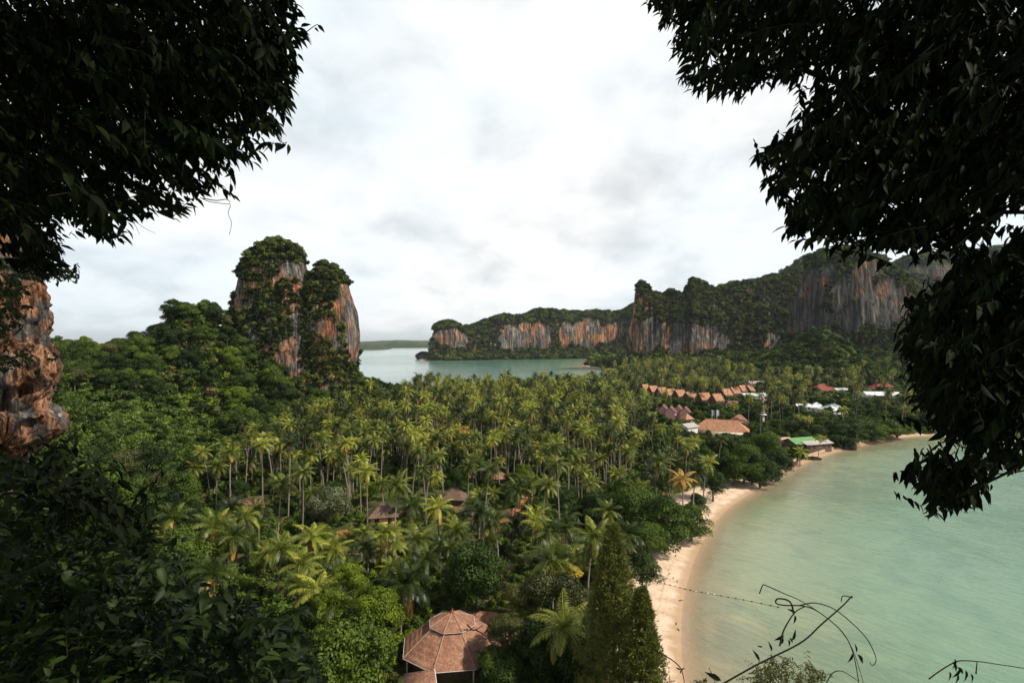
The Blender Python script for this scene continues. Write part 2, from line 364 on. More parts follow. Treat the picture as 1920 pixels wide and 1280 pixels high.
def build_sea():
    X, Y, F = polar(14, 26000, 520, -70, 70, 420)
    sd = -sdist(X, Y); z = X * 0
    m, nt, b, out = newmat('sea_water')
    g = nd(nt, 'ShaderNodeNewGeometry').outputs['Position']; d = attr(nt, 'off')
    n1 = noise(nt, vmul(nt, g, (1, .8, 1)), .022, 4, .55, .4); n2 = noise(nt, g, .12, 4, .6, .3)
    dn = mth(nt, 'ADD', d, mth(nt, 'MULTIPLY', mth(nt, 'SUBTRACT', n1, .5), 46.))
    col = ramp(nt, mth(nt, 'DIVIDE', dn, 400.), [(0.0, (.33, .28, .17)), (.03, (.235, .26, .15)), (.10, (.155, .245, .155)), (.26, (.10, .20, .14)), (.60, (.065, .150, .118)), (1.0, (.22, .30, .275))])
    col = mixc(nt, ramp(nt, mth(nt, 'ADD', mth(nt, 'MULTIPLY', n1, .6), mth(nt, 'MULTIPLY', n2, .4)), [(.40, .42), (.54, 0.)]), col, (.045, .13, .095))
    nt.links.new(col, b.inputs['Base Color']); b.inputs['Roughness'].default_value = .16; b.inputs['IOR'].default_value = 1.33
    b.inputs['Specular IOR Level'].default_value = .5
    rot = nd(nt, 'ShaderNodeMapping'); rot.inputs['Rotation'].default_value = (0, 0, R(52)); nt.links.new(g, rot.inputs['Vector'])
    w1 = noise(nt, vmul(nt, rot.outputs[0], (.35, 1.2, 1)), .75, 4, .6, .5); w2 = noise(nt, vmul(nt, rot.outputs[0], (.5, 1.3, 1)), .20, 3, .5, .6)
    gust = noise(nt, g, .012, 3, .5, .3)
    h = mth(nt, 'MULTIPLY', mth(nt, 'ADD', mth(nt, 'MULTIPLY', w1, .75), mth(nt, 'MULTIPLY', w2, .60)), ramp(nt, gust, [(.36, .45), (.6, 1.0)]))
    bp = nd(nt, 'ShaderNodeBump'); bp.inputs['Strength'].default_value = .55; bp.inputs['Distance'].default_value = .7
    nt.links.new(h, bp.inputs['Height']); nt.links.new(bp.outputs[0], b.inputs['Normal'])
    fo = mth(nt, 'ADD', d, mth(nt, 'MULTIPLY', mth(nt, 'SUBTRACT', noise(nt, g, .25, 3), .5), 3.))
    fm = mth(nt, 'MULTIPLY', ramp(nt, mth(nt, 'ABSOLUTE', mth(nt, 'SUBTRACT', fo, 1.0)), [(.0, 1.), (.22, 0.)]), ramp(nt, noise(nt, g, 1.6, 4), [(.46, 0.), (.62, .4)]))
    nt.links.new(mixc(nt, fm, col, (.75, .72, .66)), b.inputs['Base Color'])
    tr = nd(nt, 'ShaderNodeBsdfTransparent'); mx = nd(nt, 'ShaderNodeMixShader')
    sh = ramp(nt, mth(nt, 'DIVIDE', mth(nt, 'ADD', d, mth(nt, 'MULTIPLY', n2, 2.)), 12.), [(.06, .08), (.45, .75), (1., 1.)]); sh = mth(nt, 'MAXIMUM', sh, fm)
    nt.links.new(sh, mx.inputs[0]); nt.links.new(tr.outputs[0], mx.inputs[1]); nt.links.new(b.outputs[0], mx.inputs[2]); nt.links.new(mx.outputs[0], out.inputs[0])
    me = mesh_np('sea', np.stack([X, Y, z], 1), F, [m], {'off': sd}, smooth=True)
    tag(obj('sea', me), 'calm jade green sea', None, kind='structure')
build_sea()

# ------------------------------------------------------------------ plant meshes (shared)
def frames(D, N):
    D = D / (np.linalg.norm(D, axis=1)[:, None] + 1e-9); Sd = np.cross(D, N); Sd /= np.linalg.norm(Sd, axis=1)[:, None] + 1e-9
    return D, Sd, np.cross(Sd, D)
T4 = (np.array([(0, 0, 0), (.5, .5, .12), (1, 0, -.05), (.5, -.5, .12)]), np.array([(0, 1, 2, 3)]))
_t = np.array([0, .22, .48, .76, 1.]); _w = np.array([.04, .42, .5, .27, .0]); _v = []
for a_, b_ in zip(_t, _w): _v += [(a_, -b_, -.22 * a_ * a_ + .30 * b_ * .5), (a_, 0, -.22 * a_ * a_), (a_, b_, -.22 * a_ * a_ + .30 * b_ * .5)]
TL = (np.array(_v), np.array([(i * 3 + j, i * 3 + j + 1, i * 3 + j + 4, i * 3 + j + 3) for i in range(4) for j in range(2)]))
def leaves(P, D, N, L, Wd, tpl=T4, tone=None):
    n = len(P); D, Sd, Nn = frames(D, N); tv, tf = tpl; k = len(tv)
    L = np.broadcast_to(L, (n,)); Wd = np.broadcast_to(Wd, (n,))
    V = P[:, None] + D[:, None] * (tv[None, :, 0, None] * L[:, None, None]) + Sd[:, None] * (tv[None, :, 1, None] * Wd[:, None, None]) + Nn[:, None] * (tv[None, :, 2, None] * L[:, None, None])
    F = tf[None] + (np.arange(n) * k)[:, None, None]
    if tone is None: tone = rng.random(n)
    return V.reshape(-1, 3), F.reshape(-1, tf.shape[1]), np.repeat(tone, k)
def randdir(n):
    d = rng.normal(size=(n, 3)); return d / np.linalg.norm(d, axis=1)[:, None]
def crown_mesh(name, mat, Rr, Hh, nl, ll, lobes=16, bot=-.25, flat=1., seed=0, droop=0., lr=(.19, .43)):
    """leaf-sized faces spread through uneven lobes; origin at the crown's middle"""
    r0 = np.random.default_rng(seed); C = []; RR = []
    for i in range(lobes):
        a = r0.uniform(0, 2 * pi); u = r0.uniform(0, 1) ** .6; zz = r0.uniform(bot, 1)
        rad = math.sqrt(max(0, 1 - max(zz, 0) ** 2)) * u
        C.append((Rr * .78 * rad * cos(a), Rr * .78 * rad * sin(a), Hh * .72 * zz)); RR.append(Rr * r0.uniform(*lr))
    C = np.array(C); RR = np.array(RR); w = RR ** 2; w /= w.sum()
    k = rng.choice(lobes, nl, p=w); d = randdir(nl); d[:, 2] = np.where(d[:, 2] < -.35, -d[:, 2] * .6, d[:, 2])
    d /= np.linalg.norm(d, axis=1)[:, None]
    rr = RR[k] * (1 - .34 * rng.random(nl) ** 2.2) * (1 + .22 * (fbm(d * 3 + C[k], 2, seed) - .5) * 2)
    P = C[k] + d * rr[:, None] * np.array([1, 1, flat * .8])
    Nn = d + randdir(nl) * .55; D = np.cross(Nn, randdir(nl)); D[:, 2] -= .25 + droop
    lobe_t = r0.random(lobes)
    V, F, t = leaves(P, D, Nn, ll * rng.uniform(.7, 1.35, nl), ll * .62, T4, np.clip(.35 * lobe_t[k] + .65 * rng.random(nl), 0, 1))
    return mesh_np(name, V, F, [mat], {'tone': t}), C
def trunk_mesh(name, C, h, hc, r):
    """tapered trunk with limbs reaching into the lobes; origin at the base, crown centre at hc"""
    b = MB(); b.tube([(0, 0, -1.5), (0, 0, 0), (.1 * r, .2 * r, hc * .35), (-.3 * r, .1, hc * .7), (0, 0, hc + .5)], [r * 1.3, r, r * .8, r * .6, r * .35], 7)
    for c in C[:9]:
        s = np.array([0, 0, hc * .62]); e = c + np.array([0, 0, hc]); m = (s + e) / 2 + np.array([0, 0, -.4]); b.tube([s, m, e], [r * .4, r * .26, r * .08], 5, False)
    return b.mesh(name, M['bark'], True)
def palm_crown(name, mat, nf=24, L=4.7, seed=0, old=2, up=80, nl=24, lw=.15):
    r0 = np.random.default_rng(seed); VV = []; FF = []; TT = []; MI = []; n = 0
    for i in range(nf + old):
        az = i * 2.399 + r0.uniform(-.3, .3); q = i / nf
        e0 = R(up - (up + 28) * min(q, 1) ** .8 + r0.uniform(-8, 8)); Lf = L * r0.uniform(.82, 1.08) * (.72 if q < .12 else 1) * (.8 if i >= nf else 1)
        if i >= nf: e0 = R(-48 + r0.uniform(-10, 10))
        m = nl; ds = Lf / m; e = e0; p = np.array([0., 0., 0.]); pts = []; dirs = []
        for j in range(m + 1):
            d = np.array([cos(az) * cos(e), sin(az) * cos(e), sin(e)]); pts.append(p.copy()); dirs.append(d); p = p + d * ds
            e -= R((62 + 42 * q) / m) * (0.35 + 1.3 * j / m) if e > R(-86) else 0
        pts = np.array(pts); dirs = np.array(dirs); side = np.array([-sin(az), cos(az), 0])
        # rachis strip
        w = np.linspace(.07, .015, m + 1)[:, None]; V = np.concatenate([pts - side * w, pts + side * w]); F = np.array([(j, j + 1, m + 1 + j + 1, m + 1 + j) for j in range(m)])
        VV.append(V); FF.append(F + n); n += len(V); TT.append(np.full(len(V), .95)); MI.append(np.full(len(F), 1 if i >= nf else 0))
        for s in (-1, 1):
            j = np.arange(2, m + 1); P = pts[j]; t = j / m
            ll = 1.05 * np.sin(np.clip(t * .86 + .14, 0, 1) * pi) ** .6 * (L / 4.7) * r0.uniform(.8, 1.1, len(j)); ll = np.maximum(ll, .25)
            nrm = np.cross(dirs[j], side * 1.0); nrm *= np.sign(nrm[:, 2:3] + 1e-6)
            D = side * s * .8 + dirs[j] * .45 + np.array([0, 0, -.30 - .42 * r0.random()]); D = D + r0.normal(size=D.shape) * .07
            V, F, tt = leaves(P, D, nrm + side * s * .25, ll, lw * np.ones(len(j)), T4, np.full(len(j), float(np.clip(.25 + .5 * r0.random() + .25 * (1 - q), 0, 1))))
            VV.append(V); FF.append(F + n); n += len(V); TT.append(tt); MI.append(np.full(len(F), 1 if i >= nf else 0))
    # coconuts and fibrous heart
    return mesh_np(name, np.concatenate(VV), np.concatenate(FF), [mat, M['palm_old']], {'tone': np.concatenate(TT)}, mi=np.concatenate(MI))
def nut_mesh():
    b = MB(); r0 = random.Random(3)
    for i in range(9):
        a = i * 2.4; c = np.array([.35 * cos(a), .35 * sin(a), -.35 - .1 * (i % 3)])
        P = [c + np.array([0, 0, z]) for z in (-.17, -.1, .02, .12, .17)]; b.tube(P, [.03, .12, .15, .1, .03], 6)
    return b.mesh('coconuts', plain('coconut', (.16, .12, .03), .5, (.30, .20, .06), 4), True)
def palm_trunk(h, bend, seed):
    t = np.linspace(0, 1, 12); P = np.stack([bend * t ** 2, .3 * np.sin(t * 3 + seed) * .4, h * t], 1); P[:, :2] -= 0
    b = MB(); b.tube(np.vstack([[P[0] + (0, 0, -1)], P]), np.concatenate([[.26], .23 - .11 * t]), 7); return b.mesh('trunk', M['trunk'], True), P[-1]
PALMS = []     # (height, trunk mesh, crown mesh, top)
NUT = nut_mesh()
for i, (h, bend) in enumerate([(21, .9), (19, -1.6), (17, 2.2), (15, .6), (12, -1.2), (10, .9), (7, .3), (4.5, .2)]):
    tm, top = palm_trunk(h, bend, i)
    cm = palm_crown('crown', M['palm'], 22 + i % 4 * 2 - (3 if h < 8 else 0), 4.6 if h > 13 else 5.0, 100 + i, [3, 2, 2, 4, 3, 2, 1, 0][i], 84, 32, .125)
    PALMS.append((h, tm, cm, top))
YELLOWP = palm_crown('crown', M['palm_old'], 20, 4.0, 55, 3, 70)

BROAD = {}
def broad(key, mat, Rr, Hh, nl, ll, hc, n=3, **k):
    L = []
    for i in range(n):
        cm, C = crown_mesh('crown', M[mat], Rr, Hh, nl, ll, seed=hash_(key) + i, **k)
        L.append((cm, trunk_mesh('trunk', C, 0, hc, Rr * .055), Rr, Hh, hc))
    BROAD[key] = L
def hash_(s): return sum(ord(c) * (i + 3) for i, c in enumerate(s)) % 9973
broad('green', 'green', 5, 4, 7500, .40, 7, 4, lobes=22, bot=-.45)
broad('dark', 'dark', 5, 4.6, 12000, .30, 6, 3, lobes=50, lr=(.14, .36), bot=-.7)
broad('bright', 'bright', 4, 4.4, 13000, .26, 6, 3, lobes=60, lr=(.12, .34), bot=-.5)
broad('beach', 'beach', 5, 4.2, 12000, .29, 6, 3, lobes=50, lr=(.14, .36), bot=-.7)
broad('olive', 'olive', 5, 3.6, 11000, .29, 7, 2, lobes=22, flat=.8)
broad('pale', 'pale', 5, 3.6, 10000, .30, 5, 1, lobes=18)
broad('spread', 'green', 6.5, 2.8, 9000, .38, 6, 2, lobes=26, flat=.5, bot=-.6)
broad('vine', 'vine', 3.5, 4, 6000, .33, 4, 2, lobes=14)
broad('yellow', 'yellow', 3, .9, 2600, .24, 5, 1, lobes=18, lr=(.14, .3), flat=.7)

# ------------------------------------------------------------------ geometry-node scatter for what nobody could count
def scatter(name, sources, P, rot, scl, label, cat):
    n = len(P); me = bpy.data.meshes.new(name); me.vertices.add(n); me.vertices.foreach_set('co', np.asarray(P, np.float32).ravel())
    a = me.attributes.new('rot', 'FLOAT_VECTOR', 'POINT'); a.data.foreach_set('vector', np.asarray(rot, np.float32).ravel())
    a = me.attributes.new('scl', 'FLOAT_VECTOR', 'POINT'); a.data.foreach_set('vector', np.asarray(scl, np.float32).ravel())
    o = obj(name, me); tag(o, label, cat, kind='stuff')
    ng = bpy.data.node_groups.new(name, 'GeometryNodeTree')
    ng.interface.new_socket('Geometry', in_out='INPUT', socket_type='NodeSocketGeometry'); ng.interface.new_socket('Geometry', in_out='OUTPUT', socket_type='NodeSocketGeometry')
    gi = ng.nodes.new('NodeGroupInput'); go = ng.nodes.new('NodeGroupOutput')
    jn = ng.nodes.new('GeometryNodeJoinGeometry')
    for sm in sources:
        so = bpy.data.objects.new(name + '_source', sm)
        oi = ng.nodes.new('GeometryNodeObjectInfo'); oi.inputs['Object'].default_value = so; oi.inputs['As Instance'].default_value = False
        g2 = ng.nodes.new('GeometryNodeGeometryToInstance'); ng.links.new(oi.outputs['Geometry'], g2.inputs[0]); ng.links.new(g2.outputs[0], jn.inputs[0])
    ip = ng.nodes.new('GeometryNodeInstanceOnPoints'); ip.inputs['Pick Instance'].default_value = True
    ri = ng.nodes.new('FunctionNodeRandomValue'); ri.data_type = 'INT'
    for s in ri.inputs:
        if s.type == 'INT' and s.name == 'Min': s.default_value = 0
        if s.type == 'INT' and s.name == 'Max': s.default_value = len(sources) - 1
    ng.links.new([s for s in ri.outputs if s.type == 'INT'][0], ip.inputs['Instance Index'])
    def na(nm):
        q = ng.nodes.new('GeometryNodeInputNamedAttribute'); q.data_type = 'FLOAT_VECTOR'; q.inputs[0].default_value = nm; return q.outputs[0]
    er = ng.nodes.new('FunctionNodeEulerToRotation'); ng.links.new(na('rot'), er.inputs[0]); ng.links.new(er.outputs[0], ip.inputs['Rotation'])
    ng.links.new(na('scl'), ip.inputs['Scale']); ng.links.new(jn.outputs[0], ip.inputs['Instance'])
    m2p = ng.nodes.new('GeometryNodeMeshToPoints'); ng.links.new(gi.outputs[0], m2p.inputs[0]); ng.links.new(m2p.outputs[0], ip.inputs['Points'])
    ng.links.new(ip.outputs[0], go.inputs[0])
    md = o.modifiers.new('scatter', 'NODES'); md.node_group = ng
    return o
def clump(mat, n, ll, seed, **k): return crown_mesh('clump', M[mat], 1, .8, n, ll, lobes=11, seed=seed, **k)[0]
CLUMP_VEG = [clump('veg', 520, .24, 40 + i) for i in range(4)]
CLUMP_FAR = [clump('green', 620, .22, 60 + i) for i in range(4)]
CLUMP_VINE = [clump('vine', 700, .20, 70 + i) for i in range(3)]
CLUMP_LOW = [clump('green', 420, .24, 80 + i) for i in range(2)] + [clump('bright', 380, .24, 85), clump('vine', 400, .24, 86), clump('olive', 400, .24, 87)]

# ------------------------------------------------------------------ limestone cliffs
CL_P, CL_S = [], []
def rockmask(px, py, patches, P):
    v = np.full(px.shape, -1.)
    for cx, cy, rx, ry in patches: v = np.maximum(v, 1 - np.sqrt(((px - cx) / rx) ** 2 + ((py - cy) / ry) ** 2))
    return np.clip(v * 2.2, -2, 1.2)
def veg_on(V, F, patches, size, dens, nsc, seedn, thr=.12, na=1.1):
    """vegetation clumps on everything but the bare rock patches"""
    a, b, c, d = (V[F[:, i]] for i in range(4)); n = np.cross(c - a, d - b); ar = np.linalg.norm(n, axis=1) / 2; n = n / (ar[:, None] * 2 + 1e-9)
    cen = (a + b + c + d) / 4; px, py = proj(cen)
    nz = fbm(cen * nsc, 4, seedn) - .5; st = fbm(cen * np.array([nsc * 3, nsc * 3, nsc * .5]), 3, seedn + 5) - .5
    facing = (n * (np.array([0, 0, HC]) - cen)).sum(1) > 0
    rk = rockmask(px, py, patches, cen) + nz * na + st * .9
    ok = (rk < thr) | (n[:, 2] > .62)
    ok &= facing & (px > -60) & (px < 1980) & (cen[:, 2] > 1)
    w = ar * ok * np.where(n[:, 2] > .3, 1., .75); N = int(w.sum() * dens / size ** 2)
    if N < 1: return
    k = rng.choice(len(F), N, p=w / w.sum()); u = rng.random((N, 2)); P = a[k] + (b[k] - a[k]) * u[:, :1] + (d[k] - a[k]) * u[:, 1:]
    s = size * rng.uniform(.55, 1.25, N) * np.where(n[k][:, 2] > .4, 1.15, .8)
    P = P + n[k] * (s * .12)[:, None]
    CL_P.append(P); CL_S.append(np.stack([s, s, s * rng.uniform(.7, 1.1, N)], 1))
def cliff_obj(name, V, F, mat, label):
    me = mesh_np(name, V, F, [M[mat]], smooth=True); tag(obj(name, me), label, None, kind='structure')
def tower(name, cx, Y, prof, depth, patches, mat, label, veg=3.0, amp=1.9, nu=200, nv=130, seed=0):
    """free-standing karst tower: left/right photo outline per height gives the real width; depth gives its thickness"""
    pr = np.array(prof, float)   # rows: py, xl, xr  top to bottom
    z = HC - (pr[:, 0] - 640) / FPX * Y; xl = (pr[:, 1] - 960) / FPX * Y; xr = (pr[:, 2] - 960) / FPX * Y
    t = np.linspace(0, 1, nv) ** 1.3; zs = z[0] + (z[-1] - z[0]) * t
    L_ = np.interp(zs, z[::-1], xl[::-1]); R_ = np.interp(zs, z[::-1], xr[::-1])
    th = np.linspace(0, 2 * pi, nu, endpoint=False); TH, ZZ = np.meshgrid(th, zs)
    c = ((L_ + R_) / 2)[:, None]; r = ((R_ - L_) / 2)[:, None]; rmax = r.max()
    e = .85; X = c + r * np.sign(np.cos(TH)) * np.abs(np.cos(TH)) ** e; Yy = Y + depth * (r / rmax) ** .8 * np.sign(np.sin(TH)) * np.abs(np.sin(TH)) ** e
    V = np.stack([X.ravel(), Yy.ravel(), ZZ.ravel()], 1)
    rad = np.stack([np.cos(TH).ravel(), np.sin(TH).ravel(), np.zeros(TH.size)], 1)
    dsp = (fbm(V * np.array([.07, .07, .045]), 4, seed) - .5) * amp * 2.6 + (fbm(V * np.array([.34, .34, .05]), 4, seed + 9) - .5) * amp * .9
    V = V + rad * (dsp * np.clip(r.repeat(nu, 1).ravel() / (rmax * .35), 0, 1))[:, None]; V[:, 2] += (fbm(V * .12, 3, seed + 4) - .5) * amp * 1.2
    i = np.arange(nv - 1)[:, None] * nu + np.arange(nu)[None]; j = np.arange(nv - 1)[:, None] * nu + (np.arange(nu)[None] + 1) % nu
    F = np.stack([i.ravel(), (i + nu).ravel(), (j + nu).ravel(), j.ravel()], 1)
    top = len(V); V = np.vstack([V, [[(L_[0] + R_[0]) / 2, Y, z[0] + .3]]]); Ft = np.array([(top, q, (q + 1) % nu, top) for q in range(nu)])
    Ft = np.array([(top, q, (q + 1) % nu) for q in range(nu)])
    me = bpy.data.meshes.new(name)
    F2 = F
    cliff_obj(name, V[:-1], np.vstack([F2, [(0, 0, 0, 0)][:0] or np.zeros((0, 4), int)]), mat, label)
    veg_on(V, F, patches, veg, 3.0, .05, seed + 2, thr=.46)
def wall(name, st, depth, patches, mat, label, face=.8, talus=.12, veg=7., amp=8., nu=300, nv=80, seed=0, dens=2.0, nsc=.02, lump=0.):
    """long karst wall: stations (px, distance, top py); real thickness 'depth' behind the face"""
    st = np.array(st, float); u = np.linspace(0, 1, nu); us = np.linspace(0, 1, len(st))
    L = np.concatenate([[0], np.cumsum(np.hypot(np.diff(st[:, 0]), np.diff(st[:, 2])))]); L /= L[-1]
    px = np.interp(u, L, st[:, 0]); Yd = np.interp(u, L, st[:, 1]); ty = np.interp(u, L, st[:, 2])
    bx = (px - 960) / FPX * Yd; H = HC - (ty - 640) / FPX * Yd
    T = np.stack([np.gradient(bx), np.gradient(Yd)], 1)
    k = 25; ker = np.ones(k) / k; T = np.stack([np.convolve(np.pad(T[:, q], k // 2, mode='edge'), ker, 'valid') for q in (0, 1)], 1)
    T /= np.linalg.norm(T, axis=1)[:, None]; Nn = np.stack([T[:, 1], -T[:, 0]], 1); Nn *= np.sign(-(Nn[:, 1:2]))   # outwards, to the viewer's side
    sec = np.array([(-.10 * talus * 10, 0.), (-.35 * talus, .10), (0, .2), (.004, .4), (.0, .6), (.012, face), (.035, face + .08), (.08, .96), (.14, 1.), (.3, .97), (.55, .8), (.8, .45), (1., 0.)])
    Ls = np.concatenate([[0], np.cumsum(np.hypot(np.diff(sec[:, 0]) * 1.5, np.diff(sec[:, 1])))]); Ls /= Ls[-1]; v = np.linspace(0, 1, nv) ** 1.25
    sd_ = np.interp(v, Ls, sec[:, 0]); sz = np.interp(v, Ls, sec[:, 1])
    off = sd_[None] * depth; X = bx[:, None] - Nn[:, :1] * off; Yy = Yd[:, None] - Nn[:, 1:] * off; Z = H[:, None] * sz[None] - 2 * (sz[None] < .01)
    V = np.stack([X.ravel(), Yy.ravel(), Z.ravel()], 1); N3 = np.column_stack([np.repeat(Nn, nv, 0), np.zeros(nu * nv)])
    g = amp; s = 1 / (g * 9)
    big = fbm(V * np.array([s, s, s * .35]), 3, seed) - .5; flute = fbm(V * np.array([s * 5, s * 5, s * .7]), 4, seed + 3) - .5
    fac = np.tile(sstep(0, .15, v) * (1 - sstep(.7, 1, v)), nu)
    V = V + N3 * ((big * g * 3.4 + flute * g * 1.2) * fac)[:, None]; V[:, 2] += (fbm(V * s * 3, 3, seed + 6) - .5) * g * 1.0 * fac * np.tile(sz > .75, nu) + (fbm(V * np.array([s * 1.1, s * .4, 0]), 2, seed + 8) - .5) * g * 2.2 * np.tile(sz, nu) * lump
    i = (np.arange(nu - 1)[:, None] * nv + np.arange(nv - 1)[None]).ravel(); F = np.stack([i, i + nv, i + nv + 1, i + 1], 1)
    a, b, c = V[F[:, 0]], V[F[:, 1]], V[F[:, 2]]; q = np.cross(b - a, c - a)
    sel = np.tile((np.arange(nv - 1) > nv * .15) & (np.arange(nv - 1) < nv * .4), nu - 1)
    if (q[sel] * (np.array([0, 0, HC]) - a[sel])).sum(1).mean() < 0: F = F[:, ::-1]
    cliff_obj(name, V, F, mat, label)
    veg_on(V, F, patches, veg, dens * 1.6, nsc, seed + 2, thr=.30, na=1.9)
    return V, F
tower('cliff', 508, 335, [(456, 516, 524), (459, 504, 540), (466, 490, 554), (478, 474, 564), (496, 461, 571), (515, 452, 575), (530, 448, 582), (580, 440, 594), (640, 425, 600), (700, 410, 610), (800, 380, 620)], 26,
      [(550, 508, 34, 28), (562, 540, 15, 22), (450, 555, 11, 36), (540, 680, 28, 48), (556, 630, 9, 75)], 'rock', 'tall domed limestone tower capped with green scrub', seed=3)
tower('cliff', 620, 342, [(498, 604, 612), (502, 598, 622), (512, 592, 634), (530, 580, 646), (555, 572, 655), (580, 572, 663), (615, 575, 669), (640, 577, 671), (670, 578, 668), (690, 580, 664), (800, 570, 670)], 22,
      [(592, 518, 26, 28), (662, 605, 24, 84), (642, 570, 22, 44), (610, 616, 28, 24), (628, 640, 12, 26), (665, 650, 10, 40), (600, 500, 20, 12)], 'rock', 'shorter limestone tower leaning against the domed one', seed=12, veg=2.7)
# far headland with its cliffs
wall('cliff', [(806, 1560, 640), (813, 1560, 612), (822, 1562, 604), (850, 1570, 600), (880, 1590, 606), (890, 1600, 612), (900, 1610, 602), (925, 1630, 590), (960, 1650, 587), (985, 1670, 592), (1000, 1680, 594), (1020, 1690, 582),
     (1045, 1705, 584), (1060, 1715, 584), (1090, 1735, 574), (1125, 1750, 573), (1150, 1750, 581), (1180, 1745, 576), (1230, 1750, 570), (1300, 1760, 560)], 320,
     [(848, 624, 42, 32), (865, 640, 18, 16), (960, 636, 26, 30), (985, 628, 14, 34), (1014, 632, 28, 30), (1062, 624, 16, 36), (1100, 618, 40, 40), (1140, 625, 18, 24), (1160, 620, 12, 20), (955, 662, 14, 8), (1110, 632, 24, 20)],
     'rock_far', 'long orange and grey cliff wall across the bay', face=.80, veg=7.5, amp=13, nu=420, lump=1.8, seed=21, nsc=.012)
wall('cliff', [(1174, 1010, 600), (1179, 1000, 560), (1186, 995, 540), (1200, 990, 527), (1214, 988, 534), (1224, 985, 552), (1229, 985, 566), (1236, 985, 549), (1246, 985, 549), (1252, 985, 560), (1268, 985, 540), (1282, 985, 546), (1292, 985, 549),
     (1297, 980, 530), (1310, 980, 521), (1330, 980, 526), (1345, 980, 534), (1362, 985, 545), (1400, 1000, 531), (1440, 1010, 526), (1480, 1010, 514), (1560, 1030, 500)], 200,
     [(1186, 600, 10, 70), (1215, 632, 46, 34), (1265, 632, 46, 34), (1320, 634, 46, 32), (1358, 640, 18, 24), (1450, 640, 14, 20)], 'rock_far', 'sheer banded cliff with a wooded pinnacle at its left end', face=.62, veg=5.5, amp=7, lump=.7, nu=420, seed=33, nsc=.02)
wall('cliff', [(1462, 800, 640), (1470, 795, 600), (1480, 790, 565), (1492, 785, 530), (1503, 780, 500), (1520, 775, 476), (1545, 770, 468), (1580, 765, 462), (1625, 760, 457), (1660, 765, 462), (1690, 770, 472), (1704, 775, 486), (1716, 785, 505), (1735, 800, 530), (1790, 830, 545), (1900, 850, 540)], 210,
     [(1490, 590, 30, 54), (1522, 540, 34, 54), (1530, 612, 46, 34), (1580, 560, 26, 66), (1620, 530, 34, 66), (1660, 550, 34, 54), (1600, 595, 44, 40), (1650, 590, 40, 30), (1640, 495, 44, 36), (1695, 560, 10, 40), (1555, 500, 20, 40)],
     'rock_grey', 'huge grey streaked cliff behind the village', face=.82, talus=.22, veg=5.0, amp=7, nu=360, nv=110, seed=44, nsc=.022)
wall('hill', [(1300, 1500, 600), (1340, 1500, 560), (1380, 1500, 542), (1440, 1500, 522), (1470, 1480, 505), (1500, 1450, 488), (1560, 1450, 478), (1620, 1500, 480), (1700, 1550, 500), (1760, 1600, 520)], 300,
     [], 'rock_grey', 'wooded ridge far behind the cliffs', face=.6, talus=.9, veg=12, amp=10, nu=160, seed=51, nsc=.01, dens=2.)
wall('hill', [(1660, 1500, 520), (1715, 1500, 486), (1740, 1500, 478), (1800, 1500, 468), (1860, 1500, 464), (1960, 1450, 455), (2100, 1400, 455)], 300,
     [(1760, 500, 70, 22), (1840, 505, 60, 20)], 'rock_grey', 'hazy high plateau with a rock band', face=.8, talus=.4, veg=12, amp=10, nu=160, seed=61, nsc=.01)
def island(name, x0, x1, Yd, py, seed, label):
    n, m = 90, 24; xs = np.linspace((x0 - 960) / FPX * Yd, (x1 - 960) / FPX * Yd, n); v = np.linspace(0, 1, m); H = HC - (py - 640) / FPX * Yd
    U, Vv = np.meshgrid(np.linspace(0, 1, n), v, indexing='ij'); X = xs[:, None] + 0 * Vv
    prof = np.sin(np.clip(U, 0, 1) * pi) ** .35 * (.55 + .9 * (fbm(np.stack([U.ravel() * 7, U.ravel() * 0, U.ravel() * 0], 1), 4, seed).reshape(U.shape) - .1))
    Z = H * prof * np.sin(Vv * pi) ** .7 - 1; Yy = Yd + (Vv - .1) * 420
    V = np.stack([X.ravel(), Yy.ravel(), Z.ravel()], 1); V[:, 2] += (fbm(V * .02, 3, seed) - .5) * 9 * (V[:, 2] > 2)
    i = (np.arange(n - 1)[:, None] * m + np.arange(m - 1)[None]).ravel(); F = np.stack([i, i + m, i + m + 1, i + 1], 1)
    me = mesh_np(name, V, F, [ISL], smooth=True); tag(obj(name, me), label, None, kind='structure')
ISL = plain('island_wood', (.02, .032, .012), .9, (.04, .06, .02), .02)
island('island', 560, 712, 3500, 642, 3, 'low dark island at the left of the sea gap'); island('island', 690, 830, 4600, 641, 8, 'long low island on the horizon'); island('island', 640, 1000, 9000, 636, 15, 'faint hills beyond the islands')
# headland talus point

